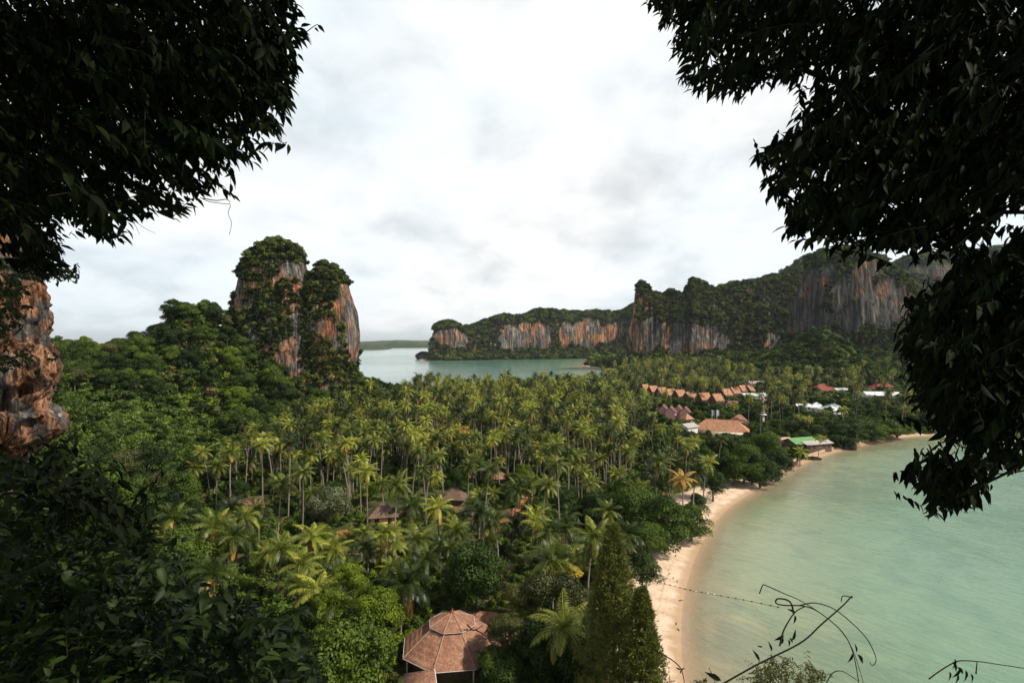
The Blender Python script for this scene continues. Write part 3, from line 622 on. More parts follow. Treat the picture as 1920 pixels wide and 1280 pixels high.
# ------------------------------------------------------------------ buildings
BOXES = []     # photo boxes of the roofs: (x0, x1, y0, y1, distance) - trees in front of them keep clear
def roofmat(name, c, c2, row=.28):
    m, nt, b, out = newmat(name)
    tc = nd(nt, 'ShaderNodeTexCoord').outputs['Object']; n = noise(nt, tc, .55, 5, .65); n2 = noise(nt, vmul(nt, tc, (3.2, 3.2, 14)), 1.2, 3, .6)
    w = nd(nt, 'ShaderNodeTexWave'); w.bands_direction = 'Z'; w.inputs['Scale'].default_value = 1 / row * .16; w.inputs['Distortion'].default_value = .6; nt.links.new(tc, w.inputs['Vector'])
    col = mixc(nt, ramp(nt, n, [(.35, 0.), (.65, 1.)]), c, c2); col = mixc(nt, ramp(nt, n2, [(.38, .85), (.6, 0.)]), col, tuple(x * .40 for x in c))
    col = mixc(nt, ramp(nt, noise(nt, vmul(nt, tc, (1, 1, .35)), .9, 7, .75, .6), [(.38, .55), (.50, 0.)]), col, (.08, .05, .032))
    nt.links.new(col, b.inputs['Base Color']); b.inputs['Roughness'].default_value = .85
    bp = nd(nt, 'ShaderNodeBump'); bp.inputs['Strength'].default_value = .7; bp.inputs['Distance'].default_value = .06
    nt.links.new(mth(nt, 'ADD', w.outputs['Fac'], n2), bp.inputs['Height']); nt.links.new(bp.outputs[0], b.inputs['Normal']); return m
RF = {'terra': roofmat('clay_shingle', (.27, .115, .062), (.47, .25, .15)), 'orange': roofmat('orange_tile', (.42, .19, .095), (.55, .29, .165)), 'brown': roofmat('thatch', (.13, .075, .05), (.22, .14, .10)),
      'red': roofmat('red_tile', (.26, .045, .03), (.38, .08, .055)), 'maroon': roofmat('maroon_tile', (.17, .06, .055), (.26, .11, .10)), 'white': plain('white_metal_roof', (.50, .52, .52), .6, (.70, .71, .70), .5),
      'green': plain('green_metal_roof', (.09, .22, .07), .5, (.15, .30, .11), .6), 'grey': plain('grey_sheet_roof', (.30, .27, .24), .6, (.42, .38, .34), .6), 'pink': plain('faded_pink_roof', (.45, .22, .20), .7, (.55, .30, .27), .6)}
WL = {'white': plain('white_render', (.48, .46, .42), .8, (.76, .74, .70), 1.), 'pink': plain('pink_render', (.60, .33, .30), .8, (.68, .42, .38), 1.), 'wood': plain('dark_timber', (.07, .045, .03), .8, (.13, .085, .055), 2.),
      'ochre': plain('ochre_render', (.55, .33, .11), .8, (.66, .42, .16), 1.), 'cream': plain('cream_render', (.58, .50, .38), .8, (.66, .58, .46), 1.)}
WIN = plain('dark_window', (.015, .018, .02), .2, (.03, .035, .04), 2., .6); TRIM = plain('white_trim', (.62, .62, .62), .6, (.74, .74, .74), 3.)
def house(name, label, px, py, zr, w, d, hw, hr, rot, roof, wall_, kind='gable', group=None, over=.7, gable_wall=False, bx=None):
    """px, py: the roof's middle in the photo at height zr above the sea"""
    p = wpt(px, py, zr); gz = zr - hr * .5 - hw; t = thing(name, label, 'house' if name != 'pavilion' else 'pavilion', (p[0], p[1], gz), R(rot), group)
    a, c = w / 2, d / 2; b = MB(); b.box(-a, a, -c, c, -2.5, hw)
    if kind == 'gable': b.add([(-a, -c, hw), (-a, c, hw), (-a, 0, hw + hr * .93), (a, -c, hw), (a, c, hw), (a, 0, hw + hr * .93)], [(0, 2, 1), (3, 4, 5)])
    wo = b.build('wall', WL[wall_], t)
    A, C = a + over, c + over; e = hw - over * hr / c * .8; r = MB(); th = .14; rg = 0 if kind == 'pyr' else (A if kind == 'gable' else max(A - C, 0.01))
    def slab(q):
        q = np.array(q, float); V = np.vstack([q, q + (0, 0, th)]); n = len(q); r.add(V, [tuple(range(n))[::-1], tuple(range(n, 2 * n))] + [(i, (i + 1) % n, n + (i + 1) % n, n + i) for i in range(n)])
    top = hw + hr
    slab([(-A, -C, e), (A, -C, e), (rg, 0, top), (-rg, 0, top)]); slab([(A, C, e), (-A, C, e), (-rg, 0, top), (rg, 0, top)])
    if kind != 'gable':
        slab([(A, -C, e), (A, C, e), (rg, 0, top + .003)]); slab([(-A, C, e), (-A, -C, e), (-rg, 0, top + .003)])
    r.tube([(-rg, 0, top + .12), (rg + .01, 0, top + .12)], .14, 5); ro = r.build('roof', RF[roof], t)
    n = max(1, int(w / 3))
    for i in range(n):
        x = -a + (i + .5) * w / n
        if i == n // 2: q = MB().box(x - .5, x + .5, -c - .05, -c + .02, 0, 2.1); q.build('door', WL['wood'], t)
        else: MB().box(x - .6, x + .6, -c - .05, -c + .02, 1.0, min(2.3, hw - .2)).build('window', WIN, t)
    if bx is None:
        s = FPX / p[1]; bx = (px - w * .6 * s, px + w * .6 * s, py - hr * .8 * s, py + (hr * .6 + .5) * s)
    BOXES.append((*bx, p[1])); return t
def ring(n, r, z, ph=0): return [(r * cos(ph + 2 * pi * i / n), r * sin(ph + 2 * pi * i / n), z) for i in range(n)]
def pavilion():
    Y = 90.; X = (848 - 960) / FPX * Y; gz = 1.5; t = thing('pavilion', 'large octagonal pavilion with a two-tier clay shingle roof', 'pavilion', (X, Y, gz), R(8))
    ph = pi / 8; n = 8; R0, R1, z0, z1 = 8.1, 3.3, 2.2, 5.6
    b = MB(); V = ring(n, R0, z0, ph) + ring(n, R1, z1, ph); b.add(V, [(i, (i + 1) % n, n + (i + 1) % n, n + i) for i in range(n)])
    V2 = ring(n, R0, z0 - .16, ph) + ring(n, R1, z1 - .16, ph); b.add(V2, [(i, n + i, n + (i + 1) % n, (i + 1) % n) for i in range(n)])
    b.add(ring(n, R0, z0, ph) + ring(n, R0, z0 - .16, ph), [(i, n + i, n + (i + 1) % n, (i + 1) % n) for i in range(n)]); b.build('lower_roof', RF['terra'], t)
    u = MB(); u.add(ring(n, 3.75, 5.75, ph) + ring(n, .25, 7.15, ph) + ring(n, 3.75, 5.62, ph), [(i, (i + 1) % n, n + (i + 1) % n, n + i) for i in range(n)] + [(i, 2 * n + i, 2 * n + (i + 1) % n, (i + 1) % n) for i in range(n)] + [tuple(range(2 * n, 3 * n))[::-1], tuple(range(n, 2 * n))])
    up = u.build('upper_roof', RF['terra'], t)
    MB().add(ring(n, 3.2, 5.45, ph) + ring(n, 3.2, 5.7, ph), [(i, (i + 1) % n, n + (i + 1) % n, n + i) for i in range(n)]).build('clerestory', WL['wood'], t)
    h = MB(); g = MB(); rc = RF['terra']
    for i in range(n):
        a = ph + 2 * pi * i / n; c_, s_ = cos(a), sin(a)
        h.tube([(R0 * c_, R0 * s_, z0 + .05), (R1 * c_, R1 * s_, z1 + .05)], .085, 5); h.tube([(3.75 * c_, 3.75 * s_, 5.8), (.25 * c_, .25 * s_, 7.2)], .075, 5)
    P = [(R0 + .06) * np.array([cos(ph + 2 * pi * i / n), sin(ph + 2 * pi * i / n), 0]) + (0, 0, z0 - .02) for i in range(n + 1)]
    g.tube(P, .035, 5); P = [3.82 * np.array([cos(ph + 2 * pi * i / n), sin(ph + 2 * pi * i / n), 0]) + (0, 0, 5.7) for i in range(n + 1)]; g.tube(P, .03, 5)
    h.build('hip_ridge', plain('pale_ridge', (.26, .13, .09), .8, (.44, .27, .19), 3.), t); g.build('gutter', TRIM, t)
    f = MB(); f.tube([(0, 0, 7.1), (0, 0, 7.3), (0, 0, 7.5), (0, 0, 7.9)], [.28, .34, .16, .03], 8); f.build('finial', RF['red'], t)
    MB().add(ring(n, 6.6, -2, ph) + ring(n, 6.6, 2.5, ph), [(i, (i + 1) % n, n + (i + 1) % n, n + i) for i in range(n)]).build('wall', WL['wood'], t)
    for i in range(n):
        a = ph + 2 * pi * i / n; MB().tube([(7.5 * cos(a), 7.5 * sin(a), -1.5), (7.5 * cos(a), 7.5 * sin(a), 2.25)], .13, 6).build('post', WL['cream'], t)
    BOXES.append((762, 935, 1142, 1262, 78))
    # annexes with their own lower roofs
    a = thing('annex', 'low clay shingle annex in front of the octagonal pavilion', 'outbuilding', (wpt(790, 1285, 3.4)[0], wpt(790, 1285, 3.4)[1], 1.5), R(14))
    MB().box(-1.9, 1.9, -2.5, 2.3, -2, 1.6).build('wall', WL['wood'], a); MB().add([(-2.3, -2.9, 1.3), (2.1, -2.9, 1.3), (2.1, 2.4, 2.6), (-2.3, 2.4, 2.6), (-2.3, -2.9, 1.15), (2.1, -2.9, 1.15), (2.1, 2.4, 2.45), (-2.3, 2.4, 2.45)], [(0, 1, 2, 3), (7, 6, 5, 4), (0, 4, 5, 1), (1, 5, 6, 2), (2, 6, 7, 3), (3, 7, 4, 0)]).build('roof', RF['terra'], a)
    MB().tube([(2.12, -2.9, 1.3), (2.12, 2.4, 2.6)], .06, 5).build('gutter', TRIM, a)
    house('house', 'clay roofed house tucked behind the octagonal pavilion', 915, 1160, 4.6, 8, 5, 2.4, 2.0, -10, 'terra', 'wood', 'hip')
pavilion()
def round_hut(label, px, py, zr, r, hr, roof, wall_):
    p = wpt(px, py, zr); t = thing('thatched_hut', label, 'hut', (p[0], p[1], zr - hr * .5 - 2.4)); n = 20
    b = MB(); V = ring(n, r, 2.2) + ring(n, r * .72, 2.2 + hr * .42) + ring(n, r * .34, 2.2 + hr * .82) + ring(n, .1, 2.2 + hr)
    b.add(V, [(q * n + i, q * n + (i + 1) % n, (q + 1) * n + (i + 1) % n, (q + 1) * n + i) for q in range(3) for i in range(n)]); b.build('roof', RF[roof], t, True)
    MB().add(ring(n, r * .8, -1.5) + ring(n, r * .8, 2.4), [(i, (i + 1) % n, n + (i + 1) % n, n + i) for i in range(n)]).build('wall', WL[wall_], t)
    MB().box(-.5, .5, -r * .84, -r * .74, 0, 2).build('door', WL['wood'], t); s = FPX / p[1]; BOXES.append((px - r * s, px + r * s, py - hr * .6 * s, py + hr * .55 * s, p[1]))
round_hut('conical thatched hut beside the grey-green tree in the grove', 585, 994, 5.2, 3.5, 2.6, 'brown', 'wood')
house('house', 'dark roofed bungalow with a sunlit ochre wall among tall palm trunks', 719, 952, 5.0, 7, 5.5, 2.8, 2.6, 12, 'brown', 'ochre', 'hip', bx=(692, 742, 932, 974))
house('house', 'low thatched bungalow right of the dark roofed one in the grove', 850, 922, 5.0, 7, 5, 2.6, 2.4, -8, 'brown', 'wood', 'hip')
house('house', 'small brown gable roof among the palms at the hill foot', 474, 940, 4.8, 4.5, 4, 2.4, 1.8, 30, 'terra', 'wood', 'gable')
house('house', 'reddish roof glimpsed through the upper grove', 935, 887, 5.0, 5, 5, 2.6, 2., 5, 'terra', 'wood', 'hip')
ROW = [(1209, 725, 6), (1224, 728, 8), (1240, 731, 8.5), (1257, 734, 8.5), (1274, 736, 8.5), (1294, 740, 9), (1319, 742, 9.5), (1343, 744, 8), (1360, 734, 9), (1377, 731, 8), (1391, 727, 7), (1405, 727, 5.5)]
NTH = ['first', 'second', 'third', 'fourth', 'fifth', 'sixth', 'seventh', 'eighth', 'ninth', 'tenth', 'eleventh', 'last']
for i, (x, y, w) in enumerate(ROW):
    house('house', f'{NTH[i]} from left in the long row of orange roofed houses', x, y, 10.5, w * .95, 8.5, 4.2, 4.6, 20 + (i % 3) * 3, 'orange', 'wood', 'gable', 'orange roofed houses in a row', over=.35, bx=(x - 9, x + 9, y - 6, y + 8))
for i, (x, y) in enumerate([(1244, 763), (1258, 766), (1272, 764), (1285, 767)]):
    house('house', ['leftmost', 'second', 'third', 'rightmost'][i] + ' maroon roofed pink house in the short row below the orange row', x, y, 8.5, 5, 6, 4, 3.2, 62, 'maroon', 'pink', 'gable', 'maroon roofed pink houses', bx=(x - 8, x + 8, y - 8, y + 8))
house('house', 'small orange roof just below the maroon roofed pink houses', 1288, 779, 7.5, 5, 5, 3, 2.6, 20, 'orange', 'pink', 'hip')
house('house', 'tall white walled building half hidden by the trees', 1290, 796, 8.5, 8, 6, 6.5, 1.4, 35, 'grey', 'white', 'gable', bx=(1286, 1294, 790, 800))
house('house', 'large hip roofed orange building above the beach trees', 1352, 795, 8.5, 26, 11, 4.2, 4.6, -24, 'orange', 'cream', 'hip', bx=(1312, 1396, 780, 812))
house('house', 'smaller orange roof behind the large hip roofed building', 1386, 783, 9, 9, 7, 4, 3.4, -10, 'terra', 'cream', 'hip')
house('house', 'pink and white house with red awning left of the mast', 1373, 754, 8, 7, 6, 5, 1.8, 15, 'maroon', 'pink', 'gable')
house('house', 'long white metal roof left of the mast', 1413, 739, 9, 19, 9, 4, 1.6, 8, 'white', 'white', 'gable', bx=(1394, 1432, 733, 747))
house('house', 'grey white roofs among palms above the mast', 1418, 716, 9, 16, 10, 4, 2., 4, 'grey', 'white', 'gable')
house('house', 'red hip roofed hall in the village', 1542, 725, 10, 19, 12, 4, 5, 6, 'red', 'white', 'hip', bx=(1524, 1566, 714, 738))
house('house', 'white flat shed right of the red hip roofed hall', 1574, 729, 8, 12, 8, 4, 1.2, 0, 'white', 'white', 'gable')
house('house', 'long red roof behind the big white shed', 1652, 723, 10, 24, 10, 4, 3.4, 4, 'red', 'white', 'hip', bx=(1626, 1675, 716, 730))
house('house', 'big white metal shed roof at the right of the village', 1652, 737, 8.5, 26, 14, 4, 2.4, -10, 'white', 'white', 'gable', bx=(1624, 1680, 727, 747))
house('house', 'red roof furthest right in the village', 1702, 715, 10.5, 18, 10, 4, 3.6, 8, 'red', 'white', 'hip', bx=(1684, 1720, 708, 722))
house('house', 'white faceted tent-like roof over the beach trees', 1562, 762, 7.5, 14, 11, 3.5, 3.4, 12, 'white', 'white', 'hip', bx=(1538, 1586, 752, 774))
house('house', 'smaller white roof left of the tent-like one', 1531, 758, 7.5, 9, 8, 3.5, 3., -15, 'white', 'white', 'hip', bx=(1516, 1540, 750, 770))
house('house', 'low white roof furthest left of the tent-like roofs', 1505, 759, 7., 9, 6, 3., 1.4, -5, 'white', 'white', 'gable', bx=(1494, 1516, 753, 766))
house('house', 'green metal roofed beach bar at the water edge', 1500, 824, 5.5, 13, 9, 3., 1.8, 18, 'green', 'wood', 'gable', bx=(1474, 1526, 815, 836))
house('house', 'long grey sheet roofed terrace on the beachfront', 1528, 828, 4.8, 15, 5, 3., .9, 20, 'grey', 'wood', 'gable', bx=(1502, 1558, 818, 846))
house('house', 'little faded pink roofed hut left of the green roof', 1470, 823, 5., 5, 5, 2.6, 1.4, 15, 'pink', 'white', 'gable', bx=(1462, 1482, 816, 836))
house('house', 'pale teal roofed shed behind the red halls', 1578, 713, 9., 8, 6, 3.5, 1.5, 0, 'green', 'white', 'gable')
def mast():
    p = wpt(1431, 776, 12.); t = thing('radio_mast', 'slim red and white lattice mast on a white platform', 'mast', (p[0], p[1], 1.5)); mr = plain('mast_red', (.5, .06, .05), .5); H0, H1 = 10.5, 21.5
    b = MB().box(-1.3, 1.3, -1.3, 1.3, H0 - .5, H0)
    b.box(-1., 1., -1., 1., H0 + .9, H0 + 1.0); b.build('platform', TRIM, t)
    MB().box(-.45, .45, -.45, .45, -1, H0 - .53).build('base_tower', RF['grey'], t)
    n = 9
    for i in range(n):
        z0, z1 = H0 + (H1 - H0) * i / n, H0 + (H1 - H0) * (i + 1) / n; s = .34 - .02 * i; q = MB()
        for sx, sy in ((-1, -1), (1, -1), (1, 1), (-1, 1)): q.tube([(sx * s, sy * s, z0), (sx * s, sy * s, z1)], .09, 4)
        q.tube([(-s, -s, z0), (s, -s, z1)], .07, 4); q.tube([(s, -s, z0), (s, s, z1)], .07, 4); q.tube([(s, s, z0), (-s, s, z1)], .07, 4); q.build('mast_section', TRIM if i % 2 else mr, t)
    MB().box(-.9, .9, -.9, .9, H1, H1 + .25).build('top_platform', TRIM, t); MB().tube([(0, 0, H1 + .2), (0, 0, H1 + 2.2)], .06, 5).build('antenna', TRIM, t)
    BOXES.append((1420, 1442, 740, 784, p[1]))
mast()
for i, (x, y, nm) in enumerate([(1335, 776, 'blue and white flag on the left pole above the large orange roof'), (1344, 776, 'plain white flag on the right pole above the large orange roof')]):
    p = wpt(x, y, 11); t = thing('flagpole', nm, 'flag', (p[0], p[1], 1.5)); MB().tube([(0, 0, -1), (0, 0, 12)], .1, 6).build('pole', TRIM, t)
    V = [(a * 1.3, .25 * sin(a * 4), 12 - .3 - c * 3.2) for c in (0, .5, 1) for a in np.linspace(0, 1, 7)]; MB().add(V, [(j * 7 + k, j * 7 + k + 1, j * 7 + k + 8, j * 7 + k + 7) for j in range(2) for k in range(6)]).build('flag', TRIM if i else plain('blue_cloth', (.08, .12, .3), .8, (.5, .5, .55), 2.), t)
    BOXES.append((x - 4, x + 8, y - 8, y + 8, p[1]))
# low sea wall, rocks, rope
def seawall():
    for (pts, lab) in (([(1476, 881), (1500, 869), (1520, 858), (1545, 850), (1562, 845)], 'weathered concrete wall below the green roofed bar'), ([(1590, 838), (1620, 832), (1650, 826), (1690, 817)], 'low pale wall along the shaded far shore')):
        c = spline([wpt(x, y - 3, 0.3)[:2] for x, y in pts], 24); T = np.gradient(c, axis=0); T /= np.linalg.norm(T, axis=1)[:, None]; N = np.stack([-T[:, 1], T[:, 0]], 1) * .35; b = MB()
        V = np.concatenate([np.column_stack([c - N, np.full(24, -.6)]), np.column_stack([c - N, np.full(24, 1.5)]), np.column_stack([c + N, np.full(24, 1.5)]), np.column_stack([c + N, np.full(24, -.6)])])
        b.add(V, [(q * 24 + i, q * 24 + i + 1, ((q + 1) % 4) * 24 + i + 1, ((q + 1) % 4) * 24 + i) for q in range(4) for i in range(23)]); me = b.mesh('sea_wall', plain('old_concrete', (.28, .16, .10), .9, (.46, .32, .23), 1.2)); tag(obj('sea_wall', me), lab, 'wall')
seawall()
def rock(label, px, py, z, r, seed, mat='rock_near', sc=(1, 1, .8)):
    p = wpt(px, py, z); th, ph = np.meshgrid(np.linspace(0, 2 * pi, 32, endpoint=False), np.linspace(.02, pi - .02, 18)); V = np.stack([np.sin(ph) * np.cos(th), np.sin(ph) * np.sin(th), np.cos(ph)], -1).reshape(-1, 3)
    V = V * (r * (.75 + .6 * fbm(V * 1.7 + seed, 4, seed)))[:, None] * np.array(sc); F = [(a * 32 + b, (a + 1) * 32 + b, (a + 1) * 32 + (b + 1) % 32, a * 32 + (b + 1) % 32) for a in range(17) for b in range(32)]
    o = obj('boulder', mesh_np('boulder', V, np.array(F), [M[mat]], smooth=True), None, p); tag(o, label, 'rock')
rock('round grey boulder standing at the waterline under trees', 1593, 838, 1.0, 3.0, 2, 'rock_grey', (1, .9, 1.1)); rock('small rock at the end of the near sand spit', 1431, 908, .3, 1.3, 5, 'rock_grey'); rock('flat brown rock at the foot of the concrete wall', 1524, 860, .2, 2.2, 8, 'rock_grey', (1.6, .8, .5))
rock('dark rock at the tip of the far headland', 795, 668, 8, 20, 9, 'rock_far', (1.2, 1, .7))
def rope():
    P = spline([wpt(1228, 1089, 1.3), wpt(1262, 1098, .35), wpt(1300, 1107, .05), wpt(1345, 1115, .05), wpt(1400, 1125, .05), wpt(1462, 1138, .05)], 60); t = thing('float_rope', 'thin rope with little floats running from the beach into the sea', 'rope', P[0])
    MB().tube(P - P[0], .03, 5).build('rope', M['bark'], t)
    for k in range(4, 60, 3):
        c = P[k] - P[0]; MB().tube([c + (-.16, 0, .03), c + (-.1, 0, .03), c + (.1, 0, .03), c + (.16, 0, .03)], [.03, .10, .10, .03], 6).build('float', TRIM if k in (25, 31, 34) else M['twig'], t)
rope()
for i, (x, y, L, a) in enumerate([(1252, 1072, 1.2, 40), (1262, 1078, 1.0, 60), (1246, 1080, .9, 20), (1270, 1083, .7, 80), (1272, 1116, 1.1, 10), (1268, 1160, 1.0, 70), (1274, 1170, .8, 110)]):
    p = wpt(x, y, 1.2); b = MB().tube([(0, 0, 0), (L * .5 * cos(R(a)), L * .5 * sin(R(a)), .12), (L * cos(R(a)), L * sin(R(a)), .02)], [.07, .09, .03], 5); o = b.build('driftwood', M['bark']); o.location = (p[0], p[1], float(terr([p[0]], [p[1]])[0]) + .05)
    tag(o, 'dark driftwood stick lying on the near sand', 'driftwood', 'driftwood sticks on the sand')
b = MB().tube([(-3, 0, 0), (-1, .3, .5), (2, 0, .8), (4.5, -.3, .35)], [.25, .28, .2, .08], 6); o = b.build('driftwood', M['bark']); p = wpt(1395, 912, 1.2); o.location = (p[0], p[1], 1.2); tag(o, 'long fallen trunk lying on the sand below the big dark trees', 'driftwood')

# ------------------------------------------------------------------ where the trees stand
NEAR_L = [(-90, 840), (60, 850), (170, 880), (290, 1000), (340, 1050), (420, 1100), (520, 1130), (560, 1180), (600, 1290), (-90, 1290)]
NEAR_R = [(1660, 470), (1930, 440), (1990, 960), (1900, 840), (1790, 900), (1700, 800), (1690, 640)]
NEAR_TR = [(1215, -40), (1245, 100), (1275, 195), (1370, 175), (1500, 190), (1400, 270), (1415, 400), (1440, 465), (1560, 468), (1780, 470), (1990, 380), (1990, -40)]
NEAR_TL = [(-60, -60), (575, -60), (585, 60), (545, 230), (480, 300), (505, 370), (350, 385), (240, 450), (190, 500), (-60, 540)]
def hidden(px, py): return inpoly(px, py, NEAR_L) | inpoly(px, py, NEAR_R) | inpoly(px, py, NEAR_TR) | inpoly(px, py, NEAR_TL) | ((px < 115) & (py > 450) & (py < 830))
PL = []   # palms: x, y, ground, variant, scale, manual label or None
BL = []   # broadleaf: x, y, ground, kind, scale, label
def inner_at(Y): return np.interp(Y, [60, 100, 130, 160, 190, 215, 240, 270, 300, 330], [11, 10.5, 12, 12, 16, 11, 5, 2, 2.5, 4])
def vidx(h): return int(np.argmin([abs(q[0] - h) for q in PALMS]))
def mp(px, py, h, sc=1., label=None):
    z = 1.5 + h; w = wpt(px, py, z); g = float(terr([w[0]], [w[1]])[0])
    if g > 2.5: w = wpt(px, py, g + h)
    v = vidx(h); PL.append([w[0], w[1], g, v, h / PALMS[v][0], sc * 1.03, label])
def mb(px, py, kind, wpx, hc=6., label=None, gz=1.5, hs=None):
    """px, py = crown middle; wpx = crown width in the photo; hc = crown middle above the ground"""
    w = wpt(px, py, gz + hc); r = wpx / FPX * w[1] / 2; V = BROAD[kind][0]; BL.append([w[0], w[1], gz, kind, r / V[2], hc, label, hs])
for a in [(1035, 1042, 12, 1.25, 'big drooping coconut palm above the yellow blossom tree'), (1102, 1005, 12.5, 1.15, 'broad coconut palm right of the big drooping one'), (752, 1092, 9, 1.2, 'coconut palm standing just behind the octagonal pavilion on its left'),
          (405, 1068, 11, 1.15, 'coconut palm nearest the dark bushes at lower left'), (390, 985, 11, 1.15, None), (333, 968, 11, 1.15, None), (442, 948, 12, 1.05, None), (425, 1005, 10, 1.1, None), (522, 1025, 10, 1.05, None), (560, 1055, 8, 1, None),
          (595, 1110, 7, 1.1, None), (640, 1130, 7, 1.1, None), (548, 1100, 7, 1.1, None), (1070, 1172, 9, 1.15, 'shaded palm with hanging fronds between the olive tree and the casuarinas'), (1165, 1010, 10, .9, 'yellowing palm rising behind the tall casuarina'),
          (492, 832, 21, .85, 'tall thin palm second from left of the bare-trunk row'), (540, 832, 21.5, .85, 'tallest thin palm right above the grey-green tree'), (565, 876, 19, .85, None), (520, 905, 15, .95, None), (432, 850, 17, .9, None), (405, 872, 14, .9, None), (364, 880, 12, .9, 'leftmost tall palm at the hill foot'),
          (655, 830, 21, .9, None), (690, 880, 18, .9, None), (740, 912, 16, 1.0, None), (824, 948, 11, 1.05, 'dark leaning palm standing in the grove clearing'), (905, 880, 19, .9, None), (908, 958, 12, .95, None), (985, 905, 13, .95, None), (963, 918, 12, 1.0, 'round crowned palm beside the red earth track'),
          (1014, 905, 17, .9, None), (1048, 872, 18, .95, None), (1052, 838, 20, .9, None), (1280, 892, 14, 1.15, 'spreading palm at the upper end of the near beach'), (1300, 880, 13, 1.1, 'tall leaning palm over the near beach'), (1240, 905, 11, 1.0, None), (1228, 860, 17, 1.0, None), (1318, 862, 13, .9, None),
          (1172, 995, 10, 1.0, None), (1200, 915, 10, 1., None), (660, 1010, 5, 1, None), (690, 1035, 5, 1, None), (722, 1022, 5.5, 1, None), (778, 1012, 6, 1, None), (625, 1030, 6, 1, None), (640, 1075, 7, 1, None), (800, 1050, 6, 1, None), (735, 1000, 5, .9, None), (850, 990, 6, 1, None),
          (580, 1005, 8, 1, None), (300, 1010, 8, 1, None), (345, 1035, 7, 1, None), (1020, 1000, 9, 1, None), (1065, 985, 9, 1, None), (960, 980, 7, .9, None), (1500, 840, 6, .8, 'small palm on the beachfront beside the green roof'), (1535, 812, 9, .8, None), (1605, 800, 9, .8, None)]:
    mp(*a)
for a in [(895, 1078, 'dark', 150, 6.5, 'round glossy dark green tree behind the octagonal pavilion'), (655, 1095, 'bright', 80, 9, 'bright yellow-green tree rising in a column left of the pavilion'), (705, 1165, 'bright', 130, 5., 'wide bright green tree filling the space left of the pavilion'), (620, 1150, 'bright', 100, 5, 'light green tree between the bright column and the dark bushes'), (760, 1105, 'bright', 60, 4, 'small yellow-green shrub tree at the pavilion left corner'),
          (650, 1235, 'green', 180, 3.5, 'shaded green tree at the bottom beside the dark bushes'), (1040, 1130, 'olive', 150, 7, 'olive green feathery tree above the shaded palm'), (970, 1130, 'olive', 90, 6.5, 'small olive tree right of the dark glossy one'), (1072, 1080, 'yellow', 100, 9.5, 'yellow blossom crown on the olive tree below the drooping palm'),
          (948, 1190, 'olive', 95, 6.5, 'feathery tree hiding the right corner of the pavilion'), (925, 1235, 'green', 70, 4, 'leafy tree against the right front of the pavilion'), (1010, 1225, 'dark', 140, 3.5, 'dark tree at the bottom edge right of the pavilion'), (1080, 1262, 'dark', 170, 2.5, 'glossy low tree at the bottom edge beside the casuarinas'), (945, 1268, 'dark', 110, 2, 'dark shrub at the bottom edge near the pavilion'), (1205, 1070, 'dark', 80, 5, 'dark tree between the casuarinas and the sand'),
          (1195, 962, 'beach', 130, 5.5, 'left bushy tree of the clump by the near beach'), (1250, 985, 'beach', 130, 5., 'rounded tree of the clump nearest the sand'), (1295, 980, 'beach', 90, 3.6, 'small tree at the right end of the beach clump'), (1215, 1015, 'beach', 90, 3.5, 'low tree at the front of the beach clump'), (1175, 930, 'beach', 90, 6, 'rear tree of the beach clump'),
          (1337, 908, 'dark', 62, 4.5, 'lone dark tree standing on the sand'), (1308, 942, 'dark', 40, 2., 'low round bush on the sand left of the lone dark tree'), (1395, 868, 'beach', 90, 7, 'big dark tree over the upper end of the near beach'), (1425, 880, 'dark', 70, 5, 'dark tree at the tip of the near sand'), (1372, 845, 'dark', 80, 7, 'dark tree behind the big beach tree'),
          (1440, 845, 'beach', 90, 8, 'large rounded dark tree beside the pink roofed hut'), (1455, 870, 'dark', 60, 5, 'dark waterside tree below the pink roofed hut'), (1495, 850, 'dark', 42, 3, 'bushy tree in front of the green roof'), (1570, 812, 'spread', 90, 5, 'layered spreading tree over the boulder'), (1610, 800, 'spread', 80, 6, 'layered spreading tree right of the boulder'),
          (1650, 800, 'spread', 80, 5, 'spreading tree over the low pale wall'), (1600, 818, 'spread', 60, 2.6, 'low spreading tree beside the boulder touching the water'), (1640, 812, 'spread', 70, 3, 'waterside spreading tree left of the shaded sand'), (1682, 806, 'spread', 60, 3.2, 'waterside spreading tree over the shaded sand'), (1410, 892, 'dark', 60, 2.4, 'low dark tree under the big beach tree'), (1447, 889, 'dark', 46, 2., 'dark bush right at the tip of the sand spit'), (1472, 872, 'dark', 40, 2., 'dark bush at the left end of the concrete wall'), (1375, 890, 'beach', 50, 3., 'seaside tree at the upper end of the sand'), (1540, 795, 'spread', 70, 6, 'spreading tree behind the grey sheet roof'), (615, 955, 'pale', 120, 5, 'grey-green tree with pale twig tips in the grove'), (235, 875, 'olive', 90, 5, 'brownish feathery tree at the foot of the creeper slope', 12),
          (500, 1160, 'green', 110, 4, None), (430, 1110, 'green', 90, 4, None), (560, 1170, 'green', 100, 4, None), (600, 1010, 'bright', 60, 2.5, 'yellow-green shrub in front of the conical hut'), (740, 960, 'bright', 30, 2.5, None), (1120, 960, 'dark', 90, 4, None), (1060, 950, 'dark', 80, 4, None), (850, 1105, 'green', 60, 2.2, None), (1005, 965, 'green', 80, 3, None)]:
    mb(*a[:5], label=a[5] if len(a) > 5 else None, gz=a[6] if len(a) > 6 else 1.5)
